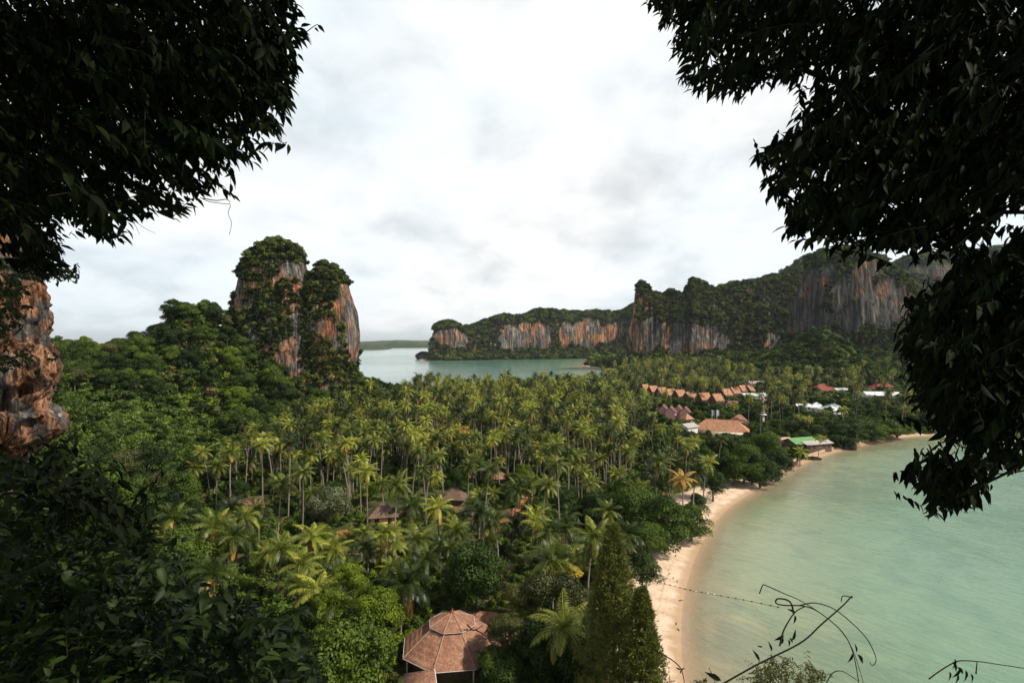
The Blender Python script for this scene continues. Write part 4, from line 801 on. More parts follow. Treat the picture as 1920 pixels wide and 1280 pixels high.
def blocked(px, topy, boty, rp, Y, p=.9):
    if Y < 250 and px < 1000: p *= .55
    elif Y < 700 and px > 1150 and not (1300 < px < 1400): p *= .86
    """does this crown (photo box) stand in front of a building?"""
    for x0, x1, y0, y1, D in BOXES:
        if Y < D - 2 and px + rp * .85 > x0 - 1 and px - rp * .85 < x1 + 1 and topy < y1 + 1 and boty > y0 - 1 and random.random() < p: return True
        if abs(Y - D) < 7 and px + rp * .6 > x0 and px - rp * .6 < x1 and boty > y0 and topy < y1: return True
    return False
manual = [(p[0], p[1], 3.6 * p[5]) for p in PL] + [(b_[0], b_[1], 5 * b_[4]) for b_ in BL]
MAN = np.array(manual)
def place(n, ylo, yhi, spacing, prob, pick, x0=-60, x1=1980):
    """jittered grid over the land in view"""
    out = []; y = ylo
    while y < yhi:
        sp = spacing(y); xs = np.arange((x0 - 960) / FPX * y, (x1 - 960) / FPX * y, sp); m = len(xs)
        X = xs + rng.uniform(-.42, .42, m) * sp; Y = np.full(m, y) + rng.uniform(-.42, .42, m) * sp; sd = sdist(X, Y); g = terr(X, Y, sd); d = np.interp(Y, FY, FX) - X
        for i in range(m):
            if sd[i] < inner_at(Y[i]) + 1.5 and Y[i] < 420: continue
            if sd[i] < 8: continue
            pk = pick(X[i], Y[i], g[i], d[i], sd[i])
            if pk is None: continue
            out.append((X[i], Y[i], g[i], pk))
        y += sp * .9
    return out
def onpath(x, y):
    for pts, w, k in PATHS:
        if polydist(np.array([x]), np.array([y]), pts, False)[0] < w + .8: return True
    return False
def pickp(x, y, g, d, sd):
    px = 960 + x / y * FPX
    if d > -2 or g > 9: return None
    if y < 150:
        if y < 112 or px < 330: return None
        h = random.choice([4.5, 4.5, 7, 7, 10]); pr = .42
    elif y < 185: h = random.choice([4.5, 7, 10, 12, 15, 17, 19]); pr = .62
    elif y < 470: h = random.choice([10, 12, 12, 15, 15, 17, 17, 19, 19, 21]); pr = .84 if px < 1240 else .34
    else: h = random.choice([12, 15, 17, 19, 21]); pr = .45
    if px > 1240 and y < 330: pr = .22
    if px > 1180 and y < 250: h = min(h, 12); pr = .3
    if y > 185 and y < 470 and fbm(np.array([[x / 40, y / 40, 0]]), 2, 77)[0] > .66: pr *= .4
    if random.random() > pr: return None
    v = vidx(h); r = 4.4; s = FPX / y; ty = 640 + (HC - g - h - 2) * s; by = 640 + (HC - g - h + 3.5) * s; rp = r * s
    if y > 300 and px < 1130 and 640 + (HC - g - h - 3) * s < 706: h = 17; v = vidx(h)
    if blocked(px, ty, by, rp, y, .93): return None
    if len(MAN) and (np.hypot(MAN[:, 0] - x, MAN[:, 1] - y) < MAN[:, 2] * .8).any(): return None
    if onpath(x, y): return None
    # keep the small clearings of the near grove open
    if y < 190 and fbm(np.array([[x / 14, y / 14, 3.]]), 2, 31)[0] > .60: return None
    return (v, h / PALMS[v][0] * random.uniform(.9, 1.1), random.uniform(.68, .95))
for x, y, g, (v, hs, sc) in place(0, 108, 1150, lambda y: 5.5 if y < 470 else 8.5, 1, pickp): PL.append([x, y, g, v, hs, sc, None])
def pickb(x, y, g, d, sd):
    px = 960 + x / y * FPX; s = FPX / y
    if d > -3 and y < 470:     # left hill
        kind = random.choices(['green', 'olive', 'dark', 'bright'], [6, 1.2, 1.5, .6])[0]; r = random.choice([2.6, 3.4, 4.2, 5.2, 6.4, 7.2]) * random.uniform(.9, 1.1); hc = random.uniform(3.5, 5) + (r - 2.6) * random.uniform(.3, 1.3); pr = .9
        py = 640 + (HC - g) * s
        if y < 150 and g > 8 and px < 500: kind = random.choice(['vine', 'vine', 'green']); r = random.uniform(2., 3.6); hc = 2.2
        if 120 < px < 440 and 750 < py < 920: kind = 'vine'; r = random.uniform(2., 4.); hc = random.uniform(1.5, 3)
        if y < 95: r *= .6; hc = 2.
    elif y < 160: kind = random.choice(['green', 'dark', 'bright', 'olive']); r = random.uniform(1.3, 2.6); hc = 1.6; pr = .22
    elif y < 470 and px < 1230: kind = random.choice(['green', 'green', 'dark', 'olive', 'bright']); r = random.uniform(1.8, 4.2); hc = random.uniform(2, 7); pr = .30
    elif y < 520: kind = random.choice(['green', 'dark', 'spread', 'olive', 'green']); r = random.uniform(3, 6); hc = random.uniform(3, 7); pr = .62
    elif y < 1150: kind = random.choice(['green', 'dark', 'olive', 'green']); r = random.uniform(4.5, 8); hc = random.uniform(4, 8); pr = .7 if g < 9 else .95
    else: kind = 'green'; r = random.uniform(6, 10); hc = 5; pr = .95
    if random.random() > pr: return None
    V = BROAD[kind][0]; sc = r / V[2]; hh = V[3] * sc; ty = 640 + (HC - g - hc - hh) * s; by = 640 + (HC - g - hc + hh * .5) * s
    if blocked(px, ty, by, r * s, y, .95): return None
    if y < 480 and (np.hypot(MAN[:, 0] - x, MAN[:, 1] - y) < MAN[:, 2] * .75).any(): return None
    if y < 200 and onpath(x, y): return None
    if 675 < px < 1110 and ty < 704 and 395 < y < 700: return None
    if y < 100 and px > 560: return None
    if 1210 < px < 1330 and y < 230 and sd < 20: return None
    return (kind, sc, hc)
for x, y, g, (k, sc, hc) in place(0, 66, 1150, lambda y: 6.6 if y < 470 else 9.5 + (y - 470) / 120, 1, pickb): BL.append([x, y, g, k, sc, hc, None, None])
# ---- which ones show largest: 300 of each stand as things of their own
def region(px, py, palm):
    if px < 460 and py < 900: return 'on the wooded hillside left of the domed tower' if not palm else 'at the foot of the left hillside'
    if px < 560 and py < 1300: return 'below the creeper slope at lower left' if py > 900 else 'on the slope under the domed tower'
    if py < 700: return 'under the cliffs beyond the village'
    if px > 1230 and py < 790: return 'between the village roofs'
    if px > 1230: return 'behind the beach trees near the mast'
    if px < 720 and py < 760: return 'on the slope under the domed tower'
    if py > 960: return 'around the clearing in the near grove'
    if px < 760: return 'in the left half of the dense grove' if py < 860 else 'among the bare trunks at the left of the grove'
    if px < 1000: return 'in the middle of the dense grove' if py < 860 else 'above the red earth track'
    return 'in the right half of the dense grove' if py < 860 else 'inland of the beach clump'
def crown_px(x, y, z, r): return 960 + x / y * FPX, 640 + (HC - z) / y * FPX, r / y * FPX
pal = []
for p in PL:
    h = PALMS[p[3]][0] * p[4]; px, py, rp = crown_px(p[0], p[1], p[2] + h, 4.4 * p[5]); vis = (-20 < px < 1940) and py < 1300 and not bool(hidden(np.array([px]), np.array([py]))[0])
    pal.append((rp + (1000 if p[6] else 0) if vis else -1, px, py, p))
pal.sort(key=lambda t: -t[0]); NP_ = 300; ind = [t for t in pal[:NP_] if t[0] > 0]; rest = pal[len(ind):]
HN = {21: 'very tall thin', 19: 'tall thin', 17: 'tall', 15: 'mid-height', 12: 'mid-height', 10: 'low broad', 7: 'short', 4.5: 'young trunkless'}
for n, (q, px, py, p) in enumerate(ind):
    x, y, g, v, hs, sc, lab = p; h, tm, cm, top = PALMS[v]; reg = region(px, py, True)
    dry = (n % 41 == 7 and h > 12 and 830 < px < 1300 and py > 780)
    if not lab: lab = f'{HN[h]} coconut palm {reg}'; grp = f'{HN[h]} coconut palms {reg}'
    else: grp = 'coconut palms of the grove'
    if dry: lab = 'yellowed drying coconut palm among the green ones of the grove'; grp = 'yellowed drying palms'
    t = thing('palm_tree', lab, 'palm tree', (x, y, g), random.uniform(0, 6.28), grp)
    a = obj('trunk', tm, t); a.scale = (1, 1, hs)
    c = obj('crown', YELLOWP if dry else cm, t, (top[0], top[1], top[2] * hs)); c.scale = (sc, sc, sc * random.uniform(.9, 1.08)); c.rotation_euler = (random.uniform(-.2, .2), random.uniform(-.2, .2), random.uniform(0, 6.28)); t.rotation_euler[0] = random.gauss(0, .055)
    if py > 880 and h > 6 and not dry and n < 120: obj('coconuts', NUT, c)
def joined(parts):
    V, F, MI, T, mats = [], [], [], [], []; n = 0
    for me, off in parts:
        k = len(me.vertices); co = np.empty(k * 3); me.vertices.foreach_get('co', co); V.append(co.reshape(-1, 3) + off); t = np.full(k, .5)
        if 'tone' in me.attributes: me.attributes['tone'].data.foreach_get('value', t)
        T.append(t); base = len(mats); mats += list(me.materials)
        for pl in me.polygons: F.append([i + n for i in pl.vertices]); MI.append(pl.material_index + base)
        n += k
    me = bpy.data.meshes.new('joined'); me.from_pydata([tuple(v) for v in np.concatenate(V).tolist()], [], F)
    for m_ in mats: me.materials.append(m_)
    me.polygons.foreach_set('material_index', np.array(MI, np.int32)); a = me.attributes.new('tone', 'FLOAT', 'POINT'); a.data.foreach_set('value', np.concatenate(T).astype(np.float32)); me.update(); return me
PALE = palm_crown('crown', M['palm_old'], 16, 4.2, 77, 5, 60)
far_p = [(PALMS[v][0], joined([(PALMS[v][1], np.zeros(3)), (PALMS[w_][2], PALMS[v][3])])) for v, w_ in ((0, 0), (1, 1), (2, 2), (3, 3), (1, 4), (0, 2), (2, 5), (3, 1))]
bygrp = {}
P_, R_, S_ = [], [], []
for q, px, py, p in rest:
    if not (-60 < px < 1980): continue
    h = PALMS[p[3]][0] * p[4]
    if h < 9: continue
    P_.append((p[0], p[1], p[2])); R_.append((random.uniform(-.08, .08), random.uniform(-.08, .08), random.uniform(0, 6.28))); S_.append((p[5], p[5], h / 17.5 * random.uniform(.92, 1.08)))
scatter('palm_grove', [m for h, m in far_p], P_, R_, S_, 'far coconut palms merging into one dense grove', 'palm grove')
bro = []
for b_ in BL:
    V = BROAD[b_[3]][0]; px, py, rp = crown_px(b_[0], b_[1], b_[2] + b_[5], V[2] * b_[4]); vis = (-20 < px < 1940) and py < 1330 and not bool(hidden(np.array([px]), np.array([py]))[0])
    bro.append((rp + (1000 if b_[6] else 0) if vis else -1, px, py, b_))
bro.sort(key=lambda t: -t[0]); indb = [t for t in bro[:300] if t[0] > 0]; restb = bro[len(indb):]
KN = {'green': 'green leafy tree', 'dark': 'dark dense tree', 'bright': 'light green tree', 'olive': 'olive feathery tree', 'pale': 'grey-green tree', 'spread': 'flat layered tree', 'beach': 'leafy seaside tree', 'vine': 'creeper covered shrub tree', 'yellow': 'yellow blossom tree'}
for n, (q, px, py, b_) in enumerate(indb):
    x, y, g, kind, sc, hc, lab, hs = b_; vs = BROAD[kind]; cm, tm, Rr, Hh, h0 = vs[n % len(vs)]; reg = region(px, py, False)
    t = thing('tree', lab or f'{KN[kind]} {reg}', 'tree', (x, y, g), random.uniform(0, 6.28), f'{KN[kind]}s {reg}' if not lab else 'broadleaf trees')
    a = obj('trunk', tm, t); a.scale = (sc, sc, hc / h0)
    c = obj('crown', cm, t, (0, 0, hc)); zs = sc * (random.uniform(.85, 1.15) if not lab else 1.)
    c.scale = (sc, sc, zs)
P_, R_, S_ = [], [], []
for q, px, py, b_ in restb:
    if not (-60 < px < 1980) or (q < 0 and b_[1] < 75): continue
    r = BROAD[b_[3]][0][2] * b_[4]
    for k in range(1 if r < 3 else 3 if r < 7 else 5):
        a = random.uniform(0, 6.28); e = 0 if r < 3 else .45; s = r * (1. if r < 3 else random.uniform(.5, .75)); P_.append((b_[0] + e * r * cos(a), b_[1] + e * r * sin(a), b_[2] + b_[5] + random.uniform(-.1, .35) * r)); R_.append((0, 0, random.uniform(0, 6.28))); S_.append((s, s, s * random.uniform(.7, 1.)))
        if b_[1] < 520: P_.append((b_[0] + e * r * cos(a), b_[1] + e * r * sin(a), b_[2] + b_[5] * .35)); R_.append((0, 0, a)); S_.append((s * .9, s * .9, b_[5] * .45))
scatter('forest', CLUMP_FAR, P_, R_, S_, 'far broadleaf forest that reads as one mass', 'forest')
# undergrowth and creepers over the ground
P_, R_, S_ = [], [], []; P2, R2, S2 = [], [], []
y = 64.
while y < 1500:
    sp = 2.3 + max(0, y - 120) * .012; xs = np.arange((-60 - 960) / FPX * y, (1980 - 960) / FPX * y, sp); m = len(xs); X = xs + rng.uniform(-.5, .5, m) * sp; Y = y + rng.uniform(-.5, .5, m) * sp; sd = sdist(X, Y); g = terr(X, Y, sd); d = np.interp(Y, FY, FX) - X
    nz = fbm(np.stack([X / 16, Y / 16, X * 0], 1), 3, 41); ppx = 960 + X / Y * FPX; ppy = 640 + (HC - g) / Y * FPX
    for i in range(m):
        if sd[i] < (inner_at(Y[i]) + 1.2 if Y[i] < 420 else 6): continue
        hill = d[i] > -4 and Y[i] < 480
        if not hill and Y[i] < 480 and nz[i] < (.44 if Y[i] < 190 else .34): continue
        if Y[i] < 200 and onpath(X[i], Y[i]): continue
        if any(x0 - 2 < ppx[i] < x1 + 2 and y0 - 8 < ppy[i] - 6 < y1 + 25 and abs(Y[i] - D) < 12 for x0, x1, y0, y1, D in BOXES): continue
        s = random.uniform(.6, 1.3) * sp * .85 * (1.25 if hill else 1)
        if not hill and Y[i] < 200: s = min(s, 1.7)
        tgt = (P2, R2, S2) if hill and Y[i] < 260 and g[i] < 36 else (P_, R_, S_)
        tgt[0].append((X[i], Y[i], g[i] + s * .15)); tgt[1].append((0, 0, random.uniform(0, 6.28))); tgt[2].append((s, s, s * random.uniform(.6, 1.1)))
    y += sp * .9
scatter('undergrowth', CLUMP_LOW, P_, R_, S_, 'low mixed undergrowth between the trunks', 'undergrowth')
scatter('creepers', CLUMP_VINE, P2, R2, S2, 'bright green creepers smothering the left slope', 'creepers')
CP = np.concatenate(CL_P); CS = np.concatenate(CL_S)
scatter('cliff_scrub', CLUMP_VEG, CP, np.stack([np.zeros(len(CP)), np.zeros(len(CP)), rng.uniform(0, 6.28, len(CP))], 1), CS, 'dark green scrub clinging to the limestone cliffs', 'scrub')
print('COUNTS palms', len(PL), 'broad', len(BL), 'cliff clumps', len(CP), 'under', len(P_), len(P2))

# casuarinas: tall cones of drooping needle plumes
def casuarina(label, px, py, Y, r, seed):
    top = wpt(px, py, Y=Y); H = top[2] - 1.5; r0 = np.random.default_rng(seed); t = thing('casuarina_tree', label, 'tree', (top[0], Y, 1.5), 0, 'casuarinas beside the near beach')
    MB().tube([(0, 0, -1), (.1, 0, H * .4), (-.1, .1, H * .8), (0, 0, H * .98)], [.30, .2, .09, .03], 7).build('trunk', M['bark'], t, True)
    n = int(150 * r); VV, FF, TT = [], [], []; k = 0
    for i in range(n):
        u = r0.random() ** .8; z = H * (.06 + .93 * u); rr = r * (1 - u) ** .85 * r0.uniform(.7, 1.08) + .25; a = r0.uniform(0, 2 * pi); m = 52; s = r0.random(m) ** .6
        c = np.stack([rr * s * cos(a), rr * s * sin(a), z + .55 * rr * s + .15 * s * s], 1) + r0.normal(size=(m, 3)) * .17 * (.5 + rr * .25)
        D = np.array([cos(a) * .35, sin(a) * .35, .35]) + r0.normal(size=(m, 3)) * .45; D[:, 2] += .15
        V, F, tt = leaves(c, D, randdir(m), r0.uniform(.35, .75, m), .12, T4, np.clip(r0.random() * .5 + .5 * r0.random(m), 0, 1)); VV.append(V); FF.append(F + k); TT.append(tt); k += len(V)
    obj('crown', mesh_np('crown', np.concatenate(VV), np.concatenate(FF), [M['casu']], {'tone': np.concatenate(TT)}), t)
casuarina('taller casuarina with its pointed tip above the beach clump', 1150, 985, 76, 5.4, 1); casuarina('shorter casuarina leaning over the near sand', 1203, 1105, 71, 4.0, 2)
for i, (x, y, Y, r) in enumerate([(1312, 812, 262, 3.), (1328, 808, 268, 3.), (1345, 815, 258, 3.), (1300, 822, 255, 2.6), (1440, 800, 300, 4.), (1425, 808, 290, 3.5)]): casuarina('thin feathery casuarina in front of the large orange roof' if i < 4 else 'feathery casuarina at the foot of the mast', x, y, Y, r, 10 + i)

# ------------------------------------------------------------------ foreground
def near_rock():
    nz, nu = 460, 300; prof = np.array([(400, 62), (440, 72), (480, 80), (520, 84), (560, 88), (600, 96), (625, 92), (640, 100), (660, 112), (690, 121), (715, 118), (745, 102), (760, 104), (780, 128), (800, 131), (815, 120), (832, 90), (850, 62), (900, 45), (1000, 26), (1100, 20), (1300, 12), (1700, 0)], float)
    Y0 = 17.; py = np.linspace(400, 1500, nz); xr = (np.interp(py, prof[:, 0], prof[:, 1]) - 960) / FPX * Y0; z = HC - (py - 640) / FPX * Y0
    u = np.linspace(0, 1, nu); ph = np.clip((u - .25) / .35, 0, 1) * pi / 2; U, Z = np.meshgrid(u, z); XR = np.repeat(xr[:, None], nu, 1)
    back = np.clip(.25 - U, 0, 1) / .25; left = np.clip(U - .6, 0, 1) / .4; PH = np.clip((U - .25) / .35, 0, 1) * pi / 2
    Yy = Y0 - 1.8 * np.sin(PH) - left * 3.5 + back * 5; X = XR - 1.3 * (1 - np.cos(PH)) - left * 8
    X = np.where(back > 0, X * Yy / Y0 - back * .9, X)
    V = np.stack([X.ravel(), Yy.ravel(), Z.ravel()], 1); N = np.stack([np.cos(PH).ravel(), -np.sin(PH).ravel(), 0 * PH.ravel()], 1)
    wv = (fbm(V * .8, 3, 57)[:, None] - .5) * 1.2; Q = V + wv
    rg = lambda k, o, sd: 1 - np.abs(fbm(Q * np.array(k), o, sd) - .5) * 5
    r1 = rg([1.2, 1.2, .28], 4, 7); r2 = rg([3.2, 3.2, .7], 4, 17); r3 = rg([8., 8., 2.5], 3, 47); pit = np.maximum(fbm(Q * np.array([1.5, 1.5, 1.1]) + 5, 4, 77) - .56, 0) * 5; low = fbm(V * .35, 3, 27) - .5
    V = V + N * (r1 * .27 + r2 * .17 + r3 * .07 - pit * .4 + low * .35 - .36)[:, None]; V[:, 2] += (fbm(V * 1.3, 3, 37) - .5) * .3
    i = (np.arange(nz - 1)[:, None] * nu + np.arange(nu - 1)[None]).ravel(); F = np.stack([i, i + 1, i + nu + 1, i + nu], 1)
    tag(obj('cliff', mesh_np('cliff', V, F, [M['rock_near']], smooth=True)), 'rugged orange limestone face at the left edge', None, kind='structure')
near_rock()
def foliage_mass(root, poly, n, depth, heading, leaf, mat, twig=.45, per=12, droop=.55, name='foliage', extra=None, wf=.36, seed=0, spread=.9, lace=False):
    """sprays of leaves on twigs, spread through a real depth in front of the viewpoint"""
    r0 = np.random.default_rng(seed); xs = [p[0] for p in poly]; ys = [p[1] for p in poly]; LP, LD, LN, LL = [], [], [], []; tw = MB(); cnt = 0; tries = 0
    while cnt < n and tries < n * 30:
        tries += 1; x, y = r0.uniform(min(xs), max(xs)), r0.uniform(min(ys), max(ys))
        if not inpoly(np.array([x]), np.array([y]), poly)[0]: continue
        if lace and vnoise(np.array([[x / 46, y / 38, 0]]), seed)[0] > .56 + max(0, polydist(np.array([x]), np.array([y]), poly)[0] - 30) / 260: continue
        cnt += 1; Y = r0.uniform(*depth); tip = wpt(x, y, Y=Y); d = np.array(heading, float) + r0.normal(size=3) * spread * .5; d /= np.linalg.norm(d); L = twig * r0.uniform(.6, 1.3)
        s = np.linspace(0, 1, per); base = tip - d * L; P = base + d * L * s[:, None] + np.array([0, 0, -.18 * L]) * (s ** 2)[:, None]
        side = np.cross(d, [0, 0, 1.]); side /= np.linalg.norm(side) + 1e-9; sg = np.where(np.arange(per) % 2, 1., -1.)
        D = d * .55 + side * sg[:, None] * .75 + np.array([0, 0, -droop]) + r0.normal(size=(per, 3)) * .28; D[-1] = d + (0, 0, -.4 * droop)
        LP.append(P); LD.append(D); LN.append(np.array([0, 0, 1.]) + r0.normal(size=(per, 3)) * .45); LL.append(leaf * r0.uniform(.65, 1.2, per) * (.7 + .3 * np.sin(s * pi)))
        if cnt % 3 == 0: tw.tube([P[0], P[per // 3], P[2 * per // 3], P[-1]], [.006, .005, .004, .002], 4, False)
    P, D, N, L = map(np.concatenate, (LP, LD, LN, LL)); tn = r0.random(len(P)) * .6 + .4 * fbm(P * .9, 2, seed)
    V, F, t = leaves(P, D, N, L, L * wf, TL, tn); k = len(V); TV = np.concatenate(tw.v); TF = np.array(tw.f) + k
    obj(name, mesh_np(name, np.vstack([V, TV]), np.vstack([F, TF]), [M[mat], M['twig']], {'tone': np.concatenate([t, np.full(len(TV), .5)])}, mi=np.concatenate([np.zeros(len(F)), np.ones(len(TF))])), root)
def limb(root, pts, Y, r, name='branch'):
    P = spline([wpt(x, y, Y=Y + dy) for x, y, dy in pts], 26); rr = np.linspace(r, r * .25, 26); MB().tube(P, rr, 7).build(name, M['twig'], root, True)
def ftree(name, label, cat, base, trunk_pts=None, r=.25):
    t = thing(name, label, cat, (0, 0, 0)); t.empty_display_size = .3
    if trunk_pts is not None:
        P = spline(trunk_pts, 20); MB().tube(P, np.linspace(r, r * .5, 20), 9).build('trunk', M['twig'], t, True)
    return t
TLt = ftree('overhanging_tree', 'dark leafy tree crown filling the upper left corner', 'tree', None, [(-8.4, 5.5, 44), (-8.0, 5.6, 48), (-7.2, 5.8, 52), (-6.8, 6, 57)], .22)
P_TL = [(-80, -80), (560, -80), (566, 40), (562, 90), (545, 150), (538, 205), (530, 250), (490, 262), (470, 300), (500, 325), (490, 350), (450, 360), (410, 350), (350, 360), (335, 385), (240, 400), (232, 440), (190, 475), (150, 475), (138, 500), (80, 505), (40, 470), (-80, 470)]
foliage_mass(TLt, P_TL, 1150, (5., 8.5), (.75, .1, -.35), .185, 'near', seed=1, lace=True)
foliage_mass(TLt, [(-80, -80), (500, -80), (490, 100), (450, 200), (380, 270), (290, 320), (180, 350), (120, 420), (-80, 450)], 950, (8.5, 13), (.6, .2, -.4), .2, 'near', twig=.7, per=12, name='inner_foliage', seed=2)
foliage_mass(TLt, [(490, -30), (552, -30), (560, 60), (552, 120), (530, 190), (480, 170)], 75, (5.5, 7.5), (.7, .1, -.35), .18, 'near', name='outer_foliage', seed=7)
foliage_mass(TLt, [(-700, -620), (700, -620), (620, -60), (-80, -60), (-80, 480), (-700, 480)], 900, (4.5, 10), (.6, .2, -.4), .26, 'near', twig=.8, per=12, name='upper_foliage', seed=3, wf=.5)  # extra leaves outside the frame, added to keep sun off the crown in view
limb(TLt, [(-60, 200, 0), (120, 240, .1), (280, 250, .4), (400, 260, .6), (500, 240, .8)], 6.5, .05); limb(TLt, [(-60, 400, 0), (20, 410, .1), (70, 430, .2), (120, 450, .3)], 6.5, .03); limb(TLt, [(-60, 60, 0), (200, 60, .1), (400, 80, .4), (560, 90, .6)], 7, .05); limb(TLt, [(60, 380, 0), (50, 300, .1), (60, 200, .4), (80, 80, .6)], 6, .04)
def tendril(root, pts, Y, r, name='tendril'): P = spline([wpt(x, y, Y=Y) for x, y in pts], 40); MB().tube(P, np.linspace(r, r * .6, 40), 5).build(name, M['twig'], root, True)
tendril(TLt, [(375, 370), (392, 378), (420, 382), (432, 384), (428, 400), (434, 418), (430, 440)], 6, .004); tendril(TLt, [(560, 70), (575, 60), (588, 50), (596, 46)], 6, .006); tendril(TLt, [(245, 410), (255, 425), (262, 440)], 6, .003); tendril(TLt, [(250, 412), (272, 428), (292, 438)], 6, .003); tendril(TLt, [(380, 372), (405, 376), (425, 374), (432, 380)], 6, .006)
for Lx, Ly, ln in ((596, 47, .1), (590, 52, .06)):
    p = wpt(Lx, Ly, Y=6.); V, F, t_ = leaves(np.array([p]), np.array([[.6, 0, -.6]]), np.array([[0, -1., .3]]), ln, ln * .4, TL); obj('leaf', mesh_np('leaf', V, F, [M['near']], {'tone': t_}), TLt)
# sunlit sprigs on the left cliff
SP = ftree('cliff_shrub', 'small sunlit shrub growing out of the left cliff under the canopy', 'shrub', None)
foliage_mass(SP, [(-20, 480), (60, 500), (100, 500), (120, 520), (60, 530), (40, 600), (10, 620), (-20, 640)], 80, (12, 15), (.7, 0, -.1), .16, 'nearbush', seed=4, wf=.5); foliage_mass(SP, [(60, 480), (120, 490), (150, 520), (90, 515)], 22, (12, 14), (.9, 0, -.2), .15, 'nearbush', seed=5, wf=.5, name='lower_foliage')
SP2 = ftree('cliff_shrub', 'thin leafy sprig across the middle of the left cliff', 'shrub', None); foliage_mass(SP2, [(-20, 655), (110, 655), (120, 665), (60, 685), (-20, 690)], 30, (12, 14), (.9, 0, 0), .13, 'nearbush', seed=6, wf=.5)
# upper right tree
TRt = ftree('overhanging_tree', 'dark tree crown with pointed leaves filling the upper right corner', 'tree', None, [(9.5, 6, 42), (9.3, 6.2, 48), (8.6, 6.4, 54), (8, 6.5, 60)], .25)
P_TR = [(1222, -60), (1228, 30), (1250, 60), (1262, 110), (1280, 165), (1330, 160), (1362, 170), (1420, 150), (1470, 172), (1500, 178), (1490, 230), (1430, 250), (1415, 275), (1440, 300), (1424, 345), (1455, 375), (1450, 400), (1410, 430), (1440, 450), (1500, 435), (1560, 450), (1640, 452), (1700, 440), (1760, 455), (1800, 440), (1850, 410), (1990, 390), (1990, -60)]
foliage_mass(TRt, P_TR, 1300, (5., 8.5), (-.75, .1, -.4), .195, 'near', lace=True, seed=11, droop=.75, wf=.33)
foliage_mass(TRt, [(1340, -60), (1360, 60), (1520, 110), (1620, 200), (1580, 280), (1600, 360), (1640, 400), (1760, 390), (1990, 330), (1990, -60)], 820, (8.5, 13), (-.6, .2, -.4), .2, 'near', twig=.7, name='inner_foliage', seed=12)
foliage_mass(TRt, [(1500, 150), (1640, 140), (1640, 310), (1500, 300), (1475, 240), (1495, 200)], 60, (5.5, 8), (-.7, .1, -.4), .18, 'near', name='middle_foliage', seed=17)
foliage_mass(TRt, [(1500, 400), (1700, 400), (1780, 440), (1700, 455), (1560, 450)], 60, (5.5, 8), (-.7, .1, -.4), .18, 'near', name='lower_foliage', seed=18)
foliage_mass(TRt, [(1100, -700), (2700, -700), (2700, 420), (1985, 380), (1985, -55), (1180, -55)], 1000, (4.5, 10), (-.6, .2, -.4), .26, 'near', twig=.8, name='upper_foliage', seed=13, wf=.5)  # unseen leaves above and right of the frame, added to block the sun
limb(TRt, [(1980, 100, 0), (1800, 130, .2), (1600, 160, .4), (1420, 90, .5), (1300, 40, .6)], 6.5, .06); limb(TRt, [(1980, 330, 0), (1800, 330, .2), (1640, 300, .4), (1500, 320, .5), (1440, 300, .6)], 6.5, .045); limb(TRt, [(1980, 400, 0), (1860, 400, .2), (1760, 430, .4), (1640, 440, .5), (1500, 450, .6)], 6.5, .03); limb(TRt, [(1500, 320, 0), (1600, 420, .2), (1640, 440, .4)], 6.8, .02)
# right-hand mass
RT = ftree('overhanging_tree', 'dark tree hanging down the right edge over the bay', 'tree', None, [(10.8, 5.5, 42), (10.6, 5.6, 46), (10.2, 5.8, 50), (9.4, 6, 53)], .18)
P_R = [(1990, 450), (1900, 455), (1830, 480), (1790, 520), (1760, 560), (1700, 600), (1690, 640), (1700, 680), (1712, 720), (1735, 770), (1760, 800), (1800, 840), (1850, 830), (1900, 800), (1990, 830)]
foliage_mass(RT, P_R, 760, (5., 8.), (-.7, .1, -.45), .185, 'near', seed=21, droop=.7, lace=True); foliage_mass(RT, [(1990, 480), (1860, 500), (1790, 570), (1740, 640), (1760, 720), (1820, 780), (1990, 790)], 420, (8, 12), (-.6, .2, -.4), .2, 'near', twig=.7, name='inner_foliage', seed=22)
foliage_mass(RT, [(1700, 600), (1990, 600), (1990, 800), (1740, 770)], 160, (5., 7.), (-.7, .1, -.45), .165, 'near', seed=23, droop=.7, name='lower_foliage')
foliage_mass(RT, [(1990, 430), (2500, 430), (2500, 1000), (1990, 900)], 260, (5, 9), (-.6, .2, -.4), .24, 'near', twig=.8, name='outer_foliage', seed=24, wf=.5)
DB = ftree('drooping_branch', 'leafy branch hanging over the water below the right tree', 'branch', None)
limb(DB, [(1990, 840, 0), (1910, 872, 0), (1890, 885, 0), (1860, 900, .1), (1835, 912, .1), (1800, 915, .1), (1740, 900, .1)], 5.5, .018); limb(DB, [(1990, 872, 0), (1930, 880, 0), (1895, 886, 0), (1850, 888, .1), (1800, 880, .1)], 5.5, .01); limb(DB, [(1845, 910, 0), (1835, 925, 0), (1800, 925, 0), (1770, 930, 0)], 5.5, .008)
foliage_mass(DB, [(1700, 880), (1722, 860), (1760, 870), (1800, 855), (1830, 870), (1820, 900), (1780, 905), (1740, 905), (1705, 905)], 52, (5.2, 5.9), (-.7, 0, -.4), .165, 'near', twig=.28, per=8, seed=31, droop=.8, wf=.32); foliage_mass(DB, [(1730, 935), (1760, 915), (1800, 918), (1825, 928), (1795, 945), (1745, 950)], 26, (5.2, 5.9), (-.6, 0, -.5), .165, 'near', twig=.25, per=8, seed=32, droop=.8, name='lower_foliage', wf=.32); foliage_mass(DB, [(1840, 850), (1900, 850), (1920, 835), (1900, 870), (1850, 870)], 14, (5.2, 5.9), (-.6, 0, -.5), .14, 'near', twig=.25, per=8, seed=33, name='upper_foliage')
